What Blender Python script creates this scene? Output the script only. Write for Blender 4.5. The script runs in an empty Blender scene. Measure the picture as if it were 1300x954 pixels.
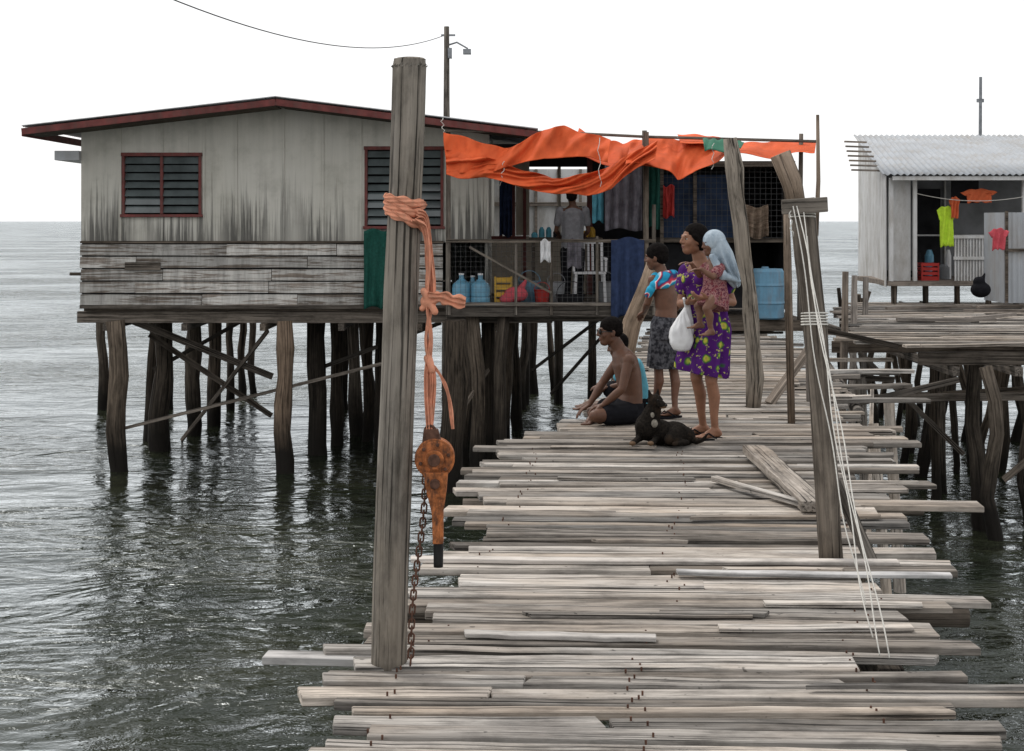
import bpy, bmesh, math, random
from mathutils import Vector, Matrix, noise
random.seed(11)
FOC=1805.6; CZ=3.5; DZ=1.9
def W(px,py,Y): return Vector(((px-650)/FOC*Y, Y, CZ-(py-280)/FOC*Y))
def V(*a): return Vector(a)
def interp(tab,x):
    if x<=tab[0][0]: return tab[0][1]
    for (a,b),(c,d) in zip(tab,tab[1:]):
        if x<=c: return b+(d-b)*(x-a)/(c-a)
    return tab[-1][1]
sc=bpy.context.scene
sc.view_settings.view_transform='Standard'; sc.view_settings.look='None'; sc.view_settings.exposure=0

# ---------------------------------------------------------------- materials
class NT:
    def __init__(s,name):
        s.m=bpy.data.materials.new(name); s.m.use_nodes=True; s.t=s.m.node_tree; s.b=s.t.nodes['Principled BSDF']
    def n(s,typ,**k):
        nd=s.t.nodes.new(typ)
        for a,v in k.items():
            if a.startswith('_'): setattr(nd,a[1:],v)
        return nd
    def l(s,a,b): s.t.links.new(a,b)
    def coord(s,scale=(1,1,1),attr=None,rot=(0,0,0)):
        mp=s.n('ShaderNodeMapping'); mp.inputs['Scale'].default_value=scale; mp.inputs['Rotation'].default_value=rot
        if attr:
            a=s.n('ShaderNodeAttribute',_attribute_name=attr); s.l(a.outputs['Vector'],mp.inputs[0])
        else:
            c=s.n('ShaderNodeTexCoord'); s.l(c.outputs['Object'],mp.inputs[0])
        return mp.outputs[0]
    def noise(s,vec,scale,detail=6,rough=.6,dist=0):
        n=s.n('ShaderNodeTexNoise'); s.l(vec,n.inputs['Vector'])
        n.inputs['Scale'].default_value=scale; n.inputs['Detail'].default_value=detail; n.inputs['Roughness'].default_value=rough; n.inputs['Distortion'].default_value=dist
        return n.outputs[0]
    def ramp(s,fac,stops):
        r=s.n('ShaderNodeValToRGB'); e=r.color_ramp.elements
        while len(e)<len(stops): e.new(.5)
        for i,(p,c) in enumerate(stops):
            e[i].position=p; e[i].color=(c,c,c,1) if not hasattr(c,'__len__') else (*c,1)
        s.l(fac,r.inputs[0]); return r.outputs[0]
    def mix(s,fac,a,b,mode='MIX'):
        m=s.n('ShaderNodeMix',_data_type='RGBA',_blend_type=mode)
        for i,x in ((0,fac),(6,a),(7,b)):
            if isinstance(x,(int,float)): m.inputs[i].default_value=x if i==0 else (x,x,x,1)
            elif isinstance(x,tuple): m.inputs[i].default_value=(*x,1)
            else: s.l(x,m.inputs[i])
        return m.outputs[2]
    def math(s,op,a,b=0,c=None):
        m=s.n('ShaderNodeMath',_operation=op)
        for i,x in ((0,a),(1,b))+(((2,c),) if c is not None else ()):
            if isinstance(x,(int,float)): m.inputs[i].default_value=x
            else: s.l(x,m.inputs[i])
        return m.outputs[0]
    def rng(s,v,a,b,c,d):
        m=s.n('ShaderNodeMapRange'); s.l(v,m.inputs[0])
        for i,x in enumerate((a,b,c,d)): m.inputs[i+1].default_value=x
        return m.outputs[0]
    def axis(s,i):
        c=s.n('ShaderNodeTexCoord'); sp=s.n('ShaderNodeSeparateXYZ'); s.l(c.outputs['Object'],sp.inputs[0]); return sp.outputs[i]
    def tint(s):
        a=s.n('ShaderNodeAttribute',_attribute_name='tint'); return a.outputs['Fac']
    def out(s,col,rough=.8,bump=None,bs=.3,bd=.01,spec=.3,metal=0):
        if isinstance(col,tuple): s.b.inputs['Base Color'].default_value=(*col,1)
        else: s.l(col,s.b.inputs['Base Color'])
        if isinstance(rough,(int,float)): s.b.inputs['Roughness'].default_value=rough
        else: s.l(rough,s.b.inputs['Roughness'])
        s.b.inputs['Specular IOR Level'].default_value=spec; s.b.inputs['Metallic'].default_value=metal
        if bump is not None:
            bn=s.n('ShaderNodeBump'); bn.inputs['Strength'].default_value=bs; bn.inputs['Distance'].default_value=bd
            s.l(bump,bn.inputs['Height']); s.l(bn.outputs[0],s.b.inputs['Normal'])
        return s.m
def wood(name,dark,light,tlo=.6,thi=1.3,crack=.7,warm=None,wet=False,bs=.6,spots=False):
    t=NT(name)
    g=t.noise(t.coord((1.3,38,38),'gc'),1,10,.72,.35)
    col=t.ramp(g,[(.32,dark),(.64,light)])
    if warm:
        w=t.noise(t.coord((1.2,4,4),'gc'),1.0,3); col=t.mix(t.ramp(w,[(.45,0),(.65,.7)]),col,warm)
    c=t.noise(t.coord((.8,75,75),'gc'),1,4,.55,.25)
    cr=t.ramp(c,[(.36,1-crack),(.43,1)])
    col=t.mix(1,col,cr,'MULTIPLY')
    bl=t.noise(t.coord((1,2.5,2.5),'gc'),3.5,7,.7); col=t.mix(1,col,t.ramp(bl,[(.33,.5),(.55,1)]),'MULTIPLY')
    if spots:
        k=t.noise(t.coord((1,1,1),'gc'),22,2,.5); col=t.mix(1,col,t.ramp(k,[(.24,.4),(.29,1)]),'MULTIPLY')
    fr=t.math('FRACT',t.math('MULTIPLY',t.tint(),17.3))
    col=t.mix(t.math('MULTIPLY',fr,.7),col,t.mix(1,col,(1.0,.89,.78),'MULTIPLY'))
    tt=t.rng(t.tint(),0,1,tlo,thi)
    cc=t.n('ShaderNodeCombineColor')
    for i in range(3): t.l(tt,cc.inputs[i])
    col=t.mix(1,col,cc.outputs[0],'MULTIPLY')
    if wet:
        z=t.axis(2); zz=t.math('ADD',z,t.math('MULTIPLY',t.noise(t.coord(),3,4),.6))
        col=t.mix(t.rng(zz,.55,1.3,1,0),col,(.014,.012,.01))
    h=t.math('ADD',t.math('MULTIPLY',g,.6),cr)
    return t.out(col,.88,h,bs,.007,.12)
def plain(name,col,rough=.7,var=.25,scale=6,bump=.15,spec=.2,metal=0,dirt=None,dirta=.4):
    t=NT(name); n=t.noise(t.coord(),scale,6)
    lo=tuple(c*(1-var) for c in col); hi=tuple(min(1,c*(1+var)) for c in col)
    c=t.ramp(n,[(.3,lo),(.7,hi)])
    if dirt:
        d=t.noise(t.coord((1,1,.35)),scale*1.7,8,.7); c=t.mix(t.ramp(d,[(.45,0),(.7,dirta)]),c,dirt)
    return t.out(c,rough,n,bump,.01,spec,metal)

M={}
M['plank']=wood('weathered_planks',(.18,.165,.15),(.56,.53,.49),.38,1.3,.8,warm=(.38,.33,.28),spots=True,bs=.9)
M['plankp']=wood('pale_board',(.36,.355,.345),(.66,.65,.64),.85,1.1,.5,bs=.5)
M['pole']=wood('grey_pole_wood',(.12,.11,.095),(.32,.295,.26),.8,1.15,.8,warm=(.22,.195,.16),bs=1)
M['darkpole']=wood('dark_pole_wood',(.06,.052,.045),(.24,.215,.185),.7,1.2,.7,bs=1)
M['pile']=wood('pile_wood',(.02,.017,.014),(.15,.125,.1),.35,1.5,.8,wet=True,bs=1)
M['brownpile']=wood('brown_pile_wood',(.07,.05,.035),(.24,.175,.125),.8,1.2,.6,wet=True,bs=1)
M['beam']=wood('beam_wood',(.04,.034,.028),(.2,.175,.15),.4,1.4,.8)
M['log']=wood('log_wood',(.12,.09,.065),(.32,.255,.2),.8,1.2,.6,bs=1)
M['bracew']=wood('brace_wood',(.15,.13,.115),(.36,.325,.29),.7,1.2,.6)
t=NT('peeling_weatherboard')
g=t.noise(t.coord((1.6,30,30),'gc'),1,8,.65,.4); wd=t.ramp(g,[(.3,(.13,.105,.085)),(.7,(.33,.28,.235))])
n1=t.noise(t.coord((.9,22,22),'gc'),1.2,10,.72,.5); pm=t.ramp(n1,[(.49,0),(.55,1)])
col=t.mix(pm,(.56,.54,.5),wd)
fr=t.rng(t.tint(),0,1,.62,1.05); cc=t.n('ShaderNodeCombineColor')
for i in range(3): t.l(fr,cc.inputs[i])
col=t.mix(1,col,cc.outputs[0],'MULTIPLY')
st=t.noise(t.coord((9,1,1.5)),1,6,.7); col=t.mix(1,col,t.ramp(st,[(.32,.55),(.6,1)]),'MULTIPLY')
M['clap']=t.out(col,.8,pm,.3,.004,.1)
t=NT('fibre_cement_wall')
z=t.axis(2)
base=t.ramp(t.noise(t.coord(),1.1,5),[(.3,(.47,.45,.39)),(.7,(.55,.53,.475))])
s1=t.noise(t.coord((17,1,.4)),1,6,.7,.1); s2=t.noise(t.coord((.7,1,.05)),1.6,2)
zz=t.math('ADD',t.rng(z,3.2,4.5,.2,-.14),s1)
sm=t.math('MULTIPLY',t.ramp(zz,[(.54,0),(.7,1)]),t.ramp(s2,[(.4,.25),(.54,1)]))
col=t.mix(t.math('MULTIPLY',sm,.85),base,(.055,.053,.05))
s3=t.noise(t.coord((6,1,.25)),1,6,.7); col=t.mix(1,col,t.ramp(s3,[(.3,.8),(.6,1)]),'MULTIPLY')
s4=t.noise(t.coord((1,1,1)),2.2,8,.7); col=t.mix(1,col,t.ramp(s4,[(.3,.82),(.5,1)]),'MULTIPLY')
M['wall']=t.out(col,.8,s1,.05,.003,.1)
M['redtrim']=plain('oxide_red_trim',(.14,.038,.034),.6,.35,8,.2,dirt=(.08,.06,.05),dirta=.6)
M['roofm']=plain('zinc_roof',(.42,.43,.44),.5,.15,3,.1,dirt=(.25,.2,.16))
M['corr']=plain('galvanised_iron',(.36,.38,.4),.6,.12,1.5,.05,dirt=(.27,.24,.2),dirta=.6)
M['white']=plain('white_paint',(.6,.6,.59),.6,.1,2,.1,dirt=(.3,.27,.23),dirta=.8)
M['dark']=plain('dark_interior',(.022,.022,.024),.9,.4,3,.1,.05)  # near-black colour stands in for unlit rooms and openings; also dark goods
M['greyint']=plain('grey_interior',(.19,.195,.2),.8,.3,2,.1)
M['beige']=plain('beige_interior',(.42,.37,.3),.8,.15,2,.1,dirt=(.1,.08,.06))
M['bluemesh']=plain('dark_blue_cloth',(.02,.035,.07),.8,.5,4,.2)
M['glass']=plain('louvre_glass',(.085,.1,.1),.12,.4,2,.0,spec=.6)
M['wire']=plain('wire_metal',(.07,.07,.07),.6,.2,20,0,metal=.3)
M['steel']=plain('grey_steel',(.2,.21,.22),.4,.3,10,.1,metal=.7)
M['rust']=plain('rusty_orange_iron',(.36,.12,.04),.75,.6,35,.6,dirt=(.05,.028,.02),dirta=1)
M['rustdark']=plain('rusty_chain_iron',(.09,.045,.03),.8,.5,40,.4)
M['black']=plain('black_rubber',(.012,.012,.012),.5,.3,20,.1)
M['rope']=plain('white_rope',(.6,.58,.53),.9,.15,60,.4)
M['strap']=plain('faded_orange_strap',(.62,.27,.17),.9,.28,25,.6,spec=.05,dirt=(.3,.2,.15))
M['tarp']=plain('orange_tarpaulin',(.6,.1,.03),.75,.18,3,.1,spec=.15,dirt=(.35,.07,.03),dirta=.4)
M['tarpg']=plain('green_tarpaulin',(.03,.13,.08),.7,.15,5,.3)
M['green']=plain('green_netting',(.008,.06,.045),.8,.3,30,.3)
M['navy']=plain('navy_towel',(.025,.04,.09),.9,.3,12,.4)
M['curtain']=plain('grey_curtain',(.16,.15,.17),.9,.4,8,.4)
M['bluejug']=plain('blue_plastic',(.12,.3,.42),.25,.15,5,.05,spec=.5)
M['barrel']=plain('blue_barrel_plastic',(.12,.26,.37),.45,.2,5,.05,dirt=(.16,.17,.18),dirta=.7)
M['yellow']=plain('yellow_plastic',(.5,.3,.04),.4,.25,8,.05)
M['redp']=plain('red_plastic',(.35,.03,.025),.45,.25,8,.05)
M['whitep']=plain('white_plastic',(.66,.66,.66),.4,.08,8,.1,spec=.3)
M['neon']=plain('neon_yellow_cloth',(.5,.72,.05),.8,.15,15,.3)
M['orangec']=plain('orange_cloth',(.6,.13,.05),.8,.15,15,.3)
M['pinkc']=plain('red_pink_cloth',(.5,.08,.1),.8,.2,15,.3)
def skin(name,c):
    t=NT(name); n=t.noise(t.coord(),18,5); col=t.ramp(n,[(.3,tuple(x*.8 for x in c)),(.7,tuple(x*1.12 for x in c))])
    t.b.inputs['Subsurface Weight'].default_value=.06; t.b.inputs['Subsurface Scale'].default_value=.01
    return t.out(col,.5,n,.1,.004,.28)
M['skinw']=skin('brown_skin',(.24,.115,.068)); M['skinm']=skin('dark_brown_skin',(.11,.053,.032)); M['skinb']=skin('boy_skin',(.14,.067,.041))
M['hair']=plain('black_hair',(.008,.0065,.006),.9,.5,60,.8,spec=.04)
M['eyew']=plain('eye_white',(.36,.33,.3),.4,.02,5,0); M['lip']=plain('lip_skin',(.15,.055,.042),.5,.1,5,0)
t=NT('purple_print_dress')
v=t.n('ShaderNodeTexVoronoi'); v.inputs['Scale'].default_value=9; t.l(t.coord(),v.inputs['Vector'])
d=v.outputs['Distance']
n=t.noise(t.coord(),14,3); n2=t.noise(t.coord(),26,3); dd=t.math('ADD',d,t.math('MULTIPLY',n,.3))
col=t.ramp(dd,[(0,(.08,.02,.16)),(.30,(.5,.45,.06)),(.36,(.25,.33,.05)),(.42,(.03,.1,.03)),(.48,(.075,.015,.14)),(.9,(.055,.011,.105))])
col=t.mix(t.ramp(n2,[(.6,0),(.63,.8)]),col,(.45,.42,.1))
M['dress']=t.out(col,.85,n,.3,.01,.1)
t=NT('red_print_frock'); n=t.noise(t.coord(),45,2); n2=t.noise(t.coord(),12,4)
M['frock']=t.out(t.ramp(n,[(.4,(.15,.035,.045)),(.5,(.3,.16,.15)),(.6,(.1,.025,.04))]),.85,n2,.4,.01,.1)
t=NT('pale_blue_scarf'); n=t.noise(t.coord((1,1,.4)),16,5); M['scarf']=t.out(t.ramp(n,[(.3,(.22,.28,.34)),(.7,(.46,.53,.58))]),.9,n,1,.03,.1)
t=NT('blue_towel_print')
n=t.noise(t.coord((1,1,1)),7,1); col=t.ramp(n,[(.0,(.03,.32,.5)),(.5,(.03,.32,.5)),(.52,(.75,.75,.75)),(.55,(.6,.04,.06)),(.59,(.03,.04,.12)),(.63,(.03,.3,.5))])
M['towel']=t.out(col,.9,t.noise(t.coord(),30,4),.4,.01,.1)
t=NT('grey_print_shorts'); n=t.noise(t.coord(),30,3); M['shorts']=t.out(t.ramp(n,[(.4,(.02,.02,.024)),(.6,(.1,.1,.11))]),.9,n,.3,.01,.1)
M['blackc']=plain('black_cloth',(.01,.01,.012),.9,.3,20,.3,spec=.06)
M['teal']=plain('teal_shirt',(.1,.33,.42),.85,.15,20,.4)
M['greyc']=plain('grey_shirt',(.2,.2,.21),.85,.2,20,.4)
t=NT('dog_fur'); n=t.noise(t.coord((1,1,1)),70,4); n2=t.noise(t.coord(),7,3)
M['dog']=t.out(t.mix(t.ramp(n2,[(.58,0),(.7,.4)]),t.ramp(n,[(.3,(.005,.0045,.004)),(.7,(.02,.016,.013))]),(.05,.032,.02)),.9,n,.7,.01,.05)
M['dogw']=plain('white_fur',(.2,.18,.15),.9,.35,60,.8,spec=.05); M['dogt']=plain('tan_fur',(.1,.06,.033),.8,.25,60,.6)

# ---------------------------------------------------------------- mesh builder
class MB:
    def __init__(s): s.v=[];s.f=[];s.gc=[];s.t=[];s.mi=[]
    def add(s,vs,fs,gs,tint=None,mi=0):
        o=len(s.v); tint=random.random() if tint is None else tint
        s.v+= [Vector(x) for x in vs]; s.gc+=gs; s.t+=[tint]*len(vs)
        s.f+=[tuple(o+i for i in f) for f in fs]; s.mi+=[mi]*len(fs); return s
    def beam(s,p0,p1,w,h,up=(0,0,1),tint=None,mi=0,n=1,jit=0,taper=1,bow=0,ej=2.0):
        p0=Vector(p0);p1=Vector(p1);a=p1-p0;L=a.length;a.normalize();up=Vector(up)
        if abs(a.dot(up))>.98: up=Vector((0,1,0))
        sd=a.cross(up).normalized(); u=sd.cross(a).normalized()
        off=Vector([random.uniform(0,50) for _ in range(3)])
        vs=[];gs=[]
        for i in range(n+1):
            f=i/n; c=p0+a*L*f+sd*bow*math.sin(math.pi*f); k=1+(taper-1)*f
            js=[random.uniform(-jit,jit) for _ in range(4)]; ju=random.uniform(-jit,jit)*.4
            ea=random.uniform(-jit,jit)*ej; eb=random.uniform(-jit,jit)*ej
            for (x,y),j in zip(((-1,-1),(1,-1),(1,1),(-1,1)),(js[0],js[1],js[1],js[0])):
                e=(ea if x<0 else eb) if i in(0,n) else 0
                q=c+sd*(x*w/2*k+j)+u*(y*h/2*k+ju)+a*e
                vs.append(q); gs.append(Vector((L*f,x*w/2,y*h/2))+off)
        fs=[(0,1,2,3),(4*n+3,4*n+2,4*n+1,4*n)]
        for i in range(n):
            for k in range(4):
                fs.append((4*i+k,4*(i+1)+k,4*(i+1)+(k+1)%4,4*i+(k+1)%4))
        return s.add(vs,fs,gs,tint,mi)
    def box(s,x0,x1,y0,y1,z0,z1,tint=None,mi=0):
        c=Vector(((x0+x1)/2,(y0+y1)/2,(z0+z1)/2))
        return s.beam((x0,c.y,c.z),(x1,c.y,c.z),abs(y1-y0),abs(z1-z0),tint=tint,mi=mi)
    def pole(s,pts,rs,seg=12,rough=.06,tint=None,mi=0,sub=6,cap=True,fl=1):
        pts=[Vector(p) for p in pts]
        if len(pts)==2 and sub>1:
            a,b=pts; r0,r1=rs; pts=[a.lerp(b,i/sub) for i in range(sub+1)]; rs=[r0+(r1-r0)*i/sub for i in range(sub+1)]
        off=Vector([random.uniform(0,50) for _ in range(3)])
        vs=[];gs=[];Lc=0;prev=None
        for i,p in enumerate(pts):
            ta=(pts[min(i+1,len(pts)-1)]-pts[max(i-1,0)]).normalized()
            if prev is None:
                ref=Vector((0,1,0)) if abs(ta.y)<.9 else Vector((1,0,0))
                sd=ta.cross(ref).normalized()
            else: sd=(prev-ta*prev.dot(ta)).normalized()
            prev=sd; u=ta.cross(sd)
            if i: Lc+=(pts[i]-pts[i-1]).length
            for k in range(seg):
                an=2*math.pi*k/seg; d=sd*math.cos(an)+u*math.sin(an)*fl
                rr=rs[i]*(1+rough*2*noise.noise(Vector((math.cos(an)*1.3,math.sin(an)*1.3,Lc*2.5))+off))
                vs.append(p+d*rr); gs.append(Vector((Lc,math.cos(an)*rs[i],math.sin(an)*rs[i]))+off)
        n=len(pts); fs=[]
        for i in range(n-1):
            for k in range(seg):
                fs.append((seg*i+k,seg*i+(k+1)%seg,seg*(i+1)+(k+1)%seg,seg*(i+1)+k))
        if cap: fs+= [tuple(reversed(range(seg))),tuple(seg*(n-1)+k for k in range(seg))]
        return s.add(vs,fs,gs,tint,mi)
    def sheet(s,fn,nu,nv,tint=.5,mi=0,L=1):
        vs=[];gs=[];fs=[]
        for i in range(nu+1):
            for j in range(nv+1):
                vs.append(fn(i/nu,j/nv)); gs.append(Vector((i/nu*L,j/nv*L,0)))
        for i in range(nu):
            for j in range(nv):
                a=i*(nv+1)+j; fs.append((a,a+nv+1,a+nv+2,a+1))
        return s.add(vs,fs,gs,tint,mi)
    def ring(s,c,n,ax,R,r,seg=20,el=0,mi=0,tint=.5):
        n=Vector(n).normalized(); ax=Vector(ax).normalized(); b=n.cross(ax); c=Vector(c)
        vs=[];gs=[];fs=[];m=8
        for i in range(seg):
            a=2*math.pi*i/seg; d=ax*math.cos(a)+b*math.sin(a); p=c+d*R+ax*(el*(1 if math.cos(a)>0 else -1) if abs(math.cos(a))>1e-6 else 0)
            for k in range(m):
                q=2*math.pi*k/m; vs.append(p+(d*math.cos(q)+n*math.sin(q))*r); gs.append(Vector((a*R,q*r,0)))
        for i in range(seg):
            for k in range(m):
                fs.append((i*m+k,((i+1)%seg)*m+k,((i+1)%seg)*m+(k+1)%m,i*m+(k+1)%m))
        return s.add(vs,fs,gs,tint,mi)
    def build(s,name,mats,parent=None,smooth=False,bevel=0,solid=0,recalc=True):
        me=bpy.data.meshes.new(name); me.from_pydata(s.v,[],s.f)
        a=me.attributes.new('gc','FLOAT_VECTOR','POINT'); a.data.foreach_set('vector',[c for g in s.gc for c in g])
        a=me.attributes.new('tint','FLOAT','POINT'); a.data.foreach_set('value',s.t)
        for m in (mats if isinstance(mats,list) else [mats]): me.materials.append(M[m] if isinstance(m,str) else m)
        me.polygons.foreach_set('material_index',s.mi)
        if recalc:
            bm=bmesh.new(); bm.from_mesh(me); bmesh.ops.recalc_face_normals(bm,faces=bm.faces); bm.to_mesh(me); bm.free()
        if smooth: me.polygons.foreach_set('use_smooth',[True]*len(me.polygons))
        ob=bpy.data.objects.new(name,me); sc.collection.objects.link(ob)
        if solid:
            md=ob.modifiers.new('s','SOLIDIFY'); md.thickness=solid; md.offset=0
        if bevel:
            md=ob.modifiers.new('b','BEVEL'); md.width=bevel; md.segments=1; md.limit_method='ANGLE'
        if parent: ob.parent=parent; ob.location=-parent.location
        return ob
def group(name,loc=(0,0,0)):
    e=bpy.data.objects.new(name,None); e.location=loc; e.empty_display_size=.2; sc.collection.objects.link(e); return e

# ---------------------------------------------------------------- organic blobs
def blob(name,prims,mat,parent,vox=.006,it=4,extra=None):
    bm=bmesh.new()
    def grid(vs,seg,n):
        b=[bm.verts.new(v) for v in vs]
        top=bm.verts.new(sum((Vector(v) for v in vs[:seg]),Vector())/seg); bot=bm.verts.new(sum((Vector(v) for v in vs[-seg:]),Vector())/seg)
        for i in range(n-1):
            for k in range(seg): bm.faces.new((b[i*seg+k],b[i*seg+(k+1)%seg],b[(i+1)*seg+(k+1)%seg],b[(i+1)*seg+k]))
        for k in range(seg):
            bm.faces.new((top,b[(k+1)%seg],b[k])); bm.faces.new((bot,b[(n-1)*seg+k],b[(n-1)*seg+(k+1)%seg]))
    for p in prims:
        if p[0]=='e':
            _,c,r,fw,up=p; c=Vector(c); fw=Vector(fw).normalized(); sd=fw.cross(Vector(up)).normalized(); u=sd.cross(fw)
            vs=[];seg=18;n=11
            for i in range(n):
                th=math.pi*(i+.5)/n
                for k in range(seg):
                    a=2*math.pi*k/seg
                    vs.append(c+sd*r[0]*math.sin(th)*math.cos(a)+fw*r[1]*math.sin(th)*math.sin(a)+u*r[2]*math.cos(th))
            grid(vs,seg,n)
        elif p[0]=='c':
            _,a0,r0,a1,r1=p; a0=Vector(a0);a1=Vector(a1); ax=(a1-a0)
            if ax.length<1e-5: continue
            ax.normalize(); ref=Vector((0,1,0)) if abs(ax.y)<.9 else Vector((1,0,0)); s=ax.cross(ref).normalized(); u=s.cross(ax)
            seg=14; vs=[]; st=[]
            for i in range(4): th=math.pi/2*(i+.4)/4; st.append((a0-ax*r0*math.cos(th),r0*math.sin(th)))
            st.append((a0,r0)); st.append((a1,r1))
            for i in range(3,-1,-1): th=math.pi/2*(i+.4)/4; st.append((a1+ax*r1*math.cos(th),r1*math.sin(th)))
            for c,r in st:
                for k in range(seg):
                    an=2*math.pi*k/seg; vs.append(c+(s*math.cos(an)+u*math.sin(an))*r)
            grid(vs,seg,len(st))
        elif p[0]=='l':
            _,rings,right,fold=p; seg=40; vs=[]
            n=len(rings)
            RR=[]
            for i in range(n-1):
                for q in range(4):
                    f=q/4; RR.append((Vector(rings[i][0]).lerp(Vector(rings[i+1][0]),f),rings[i][1]+(rings[i+1][1]-rings[i][1])*f,rings[i][2]+(rings[i+1][2]-rings[i][2])*f))
            RR.append((Vector(rings[-1][0]),rings[-1][1],rings[-1][2]))
            for i,(c,rx,ry) in enumerate(RR):
                ta=(RR[min(i+1,len(RR)-1)][0]-RR[max(i-1,0)][0]).normalized()
                r=Vector(right); r=(r-ta*r.dot(ta)).normalized(); d=ta.cross(r)
                fa=fold[0]*(i/len(RR)) if fold else 0
                for k in range(seg):
                    an=2*math.pi*k/seg; m=1+fa*math.sin(fold[1]*an+1.3*math.sin(2*an)) if fold else 1
                    vs.append(c+r*math.cos(an)*rx*m+d*math.sin(an)*ry*m)
            grid(vs,seg,len(RR))
    bmesh.ops.recalc_face_normals(bm,faces=bm.faces)
    me=bpy.data.meshes.new(name+'_src'); bm.to_mesh(me); bm.free()
    ob=bpy.data.objects.new(name,me); sc.collection.objects.link(ob)
    md=ob.modifiers.new('r','REMESH'); md.mode='VOXEL'; md.voxel_size=vox
    md=ob.modifiers.new('s','SMOOTH'); md.factor=.5; md.iterations=it
    dg=bpy.context.evaluated_depsgraph_get(); m2=bpy.data.meshes.new_from_object(ob.evaluated_get(dg)); m2.name=name
    ob.modifiers.clear(); ob.data=m2; m2.materials.clear(); m2.materials.append(M[mat])
    m2.polygons.foreach_set('use_smooth',[True]*len(m2.polygons))
    if parent: ob.parent=parent; ob.location=-parent.location
    return ob
E=lambda c,r,fw=(0,-1,0),up=(0,0,1):('e',c,r,fw,up)
C=lambda a,ra,b,rb:('c',a,ra,b,rb)
def hand(wr,d,pn,s=1,curl=.5,thumb=1):
    P=[]; wr=Vector(wr); d=Vector(d).normalized(); pn=Vector(pn); pn=(pn-d*pn.dot(d)).normalized(); sd=d.cross(pn).normalized()*thumb
    offs=[(.028,.068,.07),(.01,.074,.078),(-.009,.07,.073),(-.027,.062,.056)]
    for o,kl,fl in offs:
        k=wr+d*kl*s+sd*o*s; P.append(C(wr+sd*o*.55*s,.0135*s,k,.0115*s))
        p=k; dd=d.copy(); r=.0088*s
        for seg,fr in enumerate((.45,.3,.25)):
            ang=curl*(1.0 if seg==0 else 1.1)
            dd=(dd*math.cos(ang)+ (pn-dd*pn.dot(dd)).normalized()*math.sin(ang)).normalized() if (pn-dd*pn.dot(dd)).length>.05 else dd
            q=p+dd*fl*fr*1.15*s; P.append(C(p,r,q,r*.92)); p=q; r*=.92
    b=wr+d*.02*s+sd*.022*s; td=(d*.7+sd*.75+pn*.3).normalized(); q=b+td*.038*s; P.append(C(b,.0125*s,q,.0105*s))
    td=(d*.95+sd*.25+pn*.4).normalized(); P.append(C(q,.0105*s,q+td*.032*s,.0085*s))
    return P
def foot(an,d,s=1):
    an=Vector(an); d=Vector(d); d.z=0; d.normalize(); sd=d.cross(Vector((0,0,1)))
    z0=an.z-.055*s; g=lambda f,l,h: Vector((an.x,an.y,0))+d*f*s+sd*l*s+Vector((0,0,z0+h*s))
    P=[C(an,.034*s,g(-.03,0,.028),.03*s),C(g(-.03,0,.026),.028*s,g(.06,.0,.03),.026*s),C(an,.032*s,g(.07,.005,.03),.024*s),C(g(.05,0,.022),.028*s,g(.12,.012,.016),.017*s),C(g(.05,0,.02),.024*s,g(.115,-.02,.014),.015*s)]
    for i,(l,f) in enumerate(((.03,.165),(.014,.168),(0,.162),(-.014,.152),(-.027,.14))):
        P.append(C(g(.11,l*.9,.013),.012*s,g(f,l,.011),(.012 if i==0 else .009)*s))
    return P
def headp(c,fw,up,s=1):
    c=Vector(c);fw=Vector(fw).normalized();up=Vector(up); sd=fw.cross(up).normalized(); up=sd.cross(fw)
    g=lambda x,y,z: c+(sd*x+fw*y+up*z)*s
    P=[E(g(0,-.012,.03),(.073*s,.09*s,.08*s),fw,up),E(g(0,.022,-.015),(.062*s,.066*s,.088*s),fw,up),
       E(g(0,.045,-.075),(.04*s,.038*s,.034*s),fw,up),E(g(0,.0,-.055),(.056*s,.055*s,.04*s),fw,up),
       C(g(0,.086,.018),.009*s,g(0,.102,-.018),.012*s),E(g(.014,.09,-.022),(.009*s,.011*s,.008*s),fw,up),E(g(-.014,.09,-.022),(.009*s,.011*s,.008*s),fw,up),
       C(g(-.03,.076,.026),.012*s,g(.03,.076,.026),.012*s),C(g(-.018,.080,-.047),.0075*s,g(.018,.080,-.047),.0075*s),C(g(-.015,.078,-.058),.008*s,g(.015,.078,-.058),.008*s),
       E(g(.07,-.008,-.005),(.012*s,.02*s,.032*s),fw,up),E(g(-.07,-.008,-.005),(.012*s,.02*s,.032*s),fw,up),
       E(g(.038,.055,-.02),(.024*s,.026*s,.026*s),fw,up),E(g(-.038,.055,-.02),(.024*s,.026*s,.026*s),fw,up)]
    return P,g
def eyes(g,parent,fw,s=1,k=1):
    blob('eyes',[E(g(x,.0705,.006),(.0125*k,.009*k,.0062*k),fw) for x in(-.029,.029)],'eyew',parent,.002,1)
    blob('irises',[E(g(x,.0765,.006),(.007*k,.0045*k,.0062*k),fw) for x in(-.029,.029)],'black',parent,.0015,1)
    blob('eyebrows',[C(g(x-.014,.086,.029),.003*k,g(x+.014,.084,.03),.0025*k) for x in(-.03,.03)],'hair',parent,.002,1)
    blob('lips',[C(g(-.018,.084,-.048),.004*k,g(.018,.084,-.048),.004*k),C(g(-.013,.083,-.056),.0045*k,g(.013,.083,-.056),.0045*k)],'lip',parent,.002,1)
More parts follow.
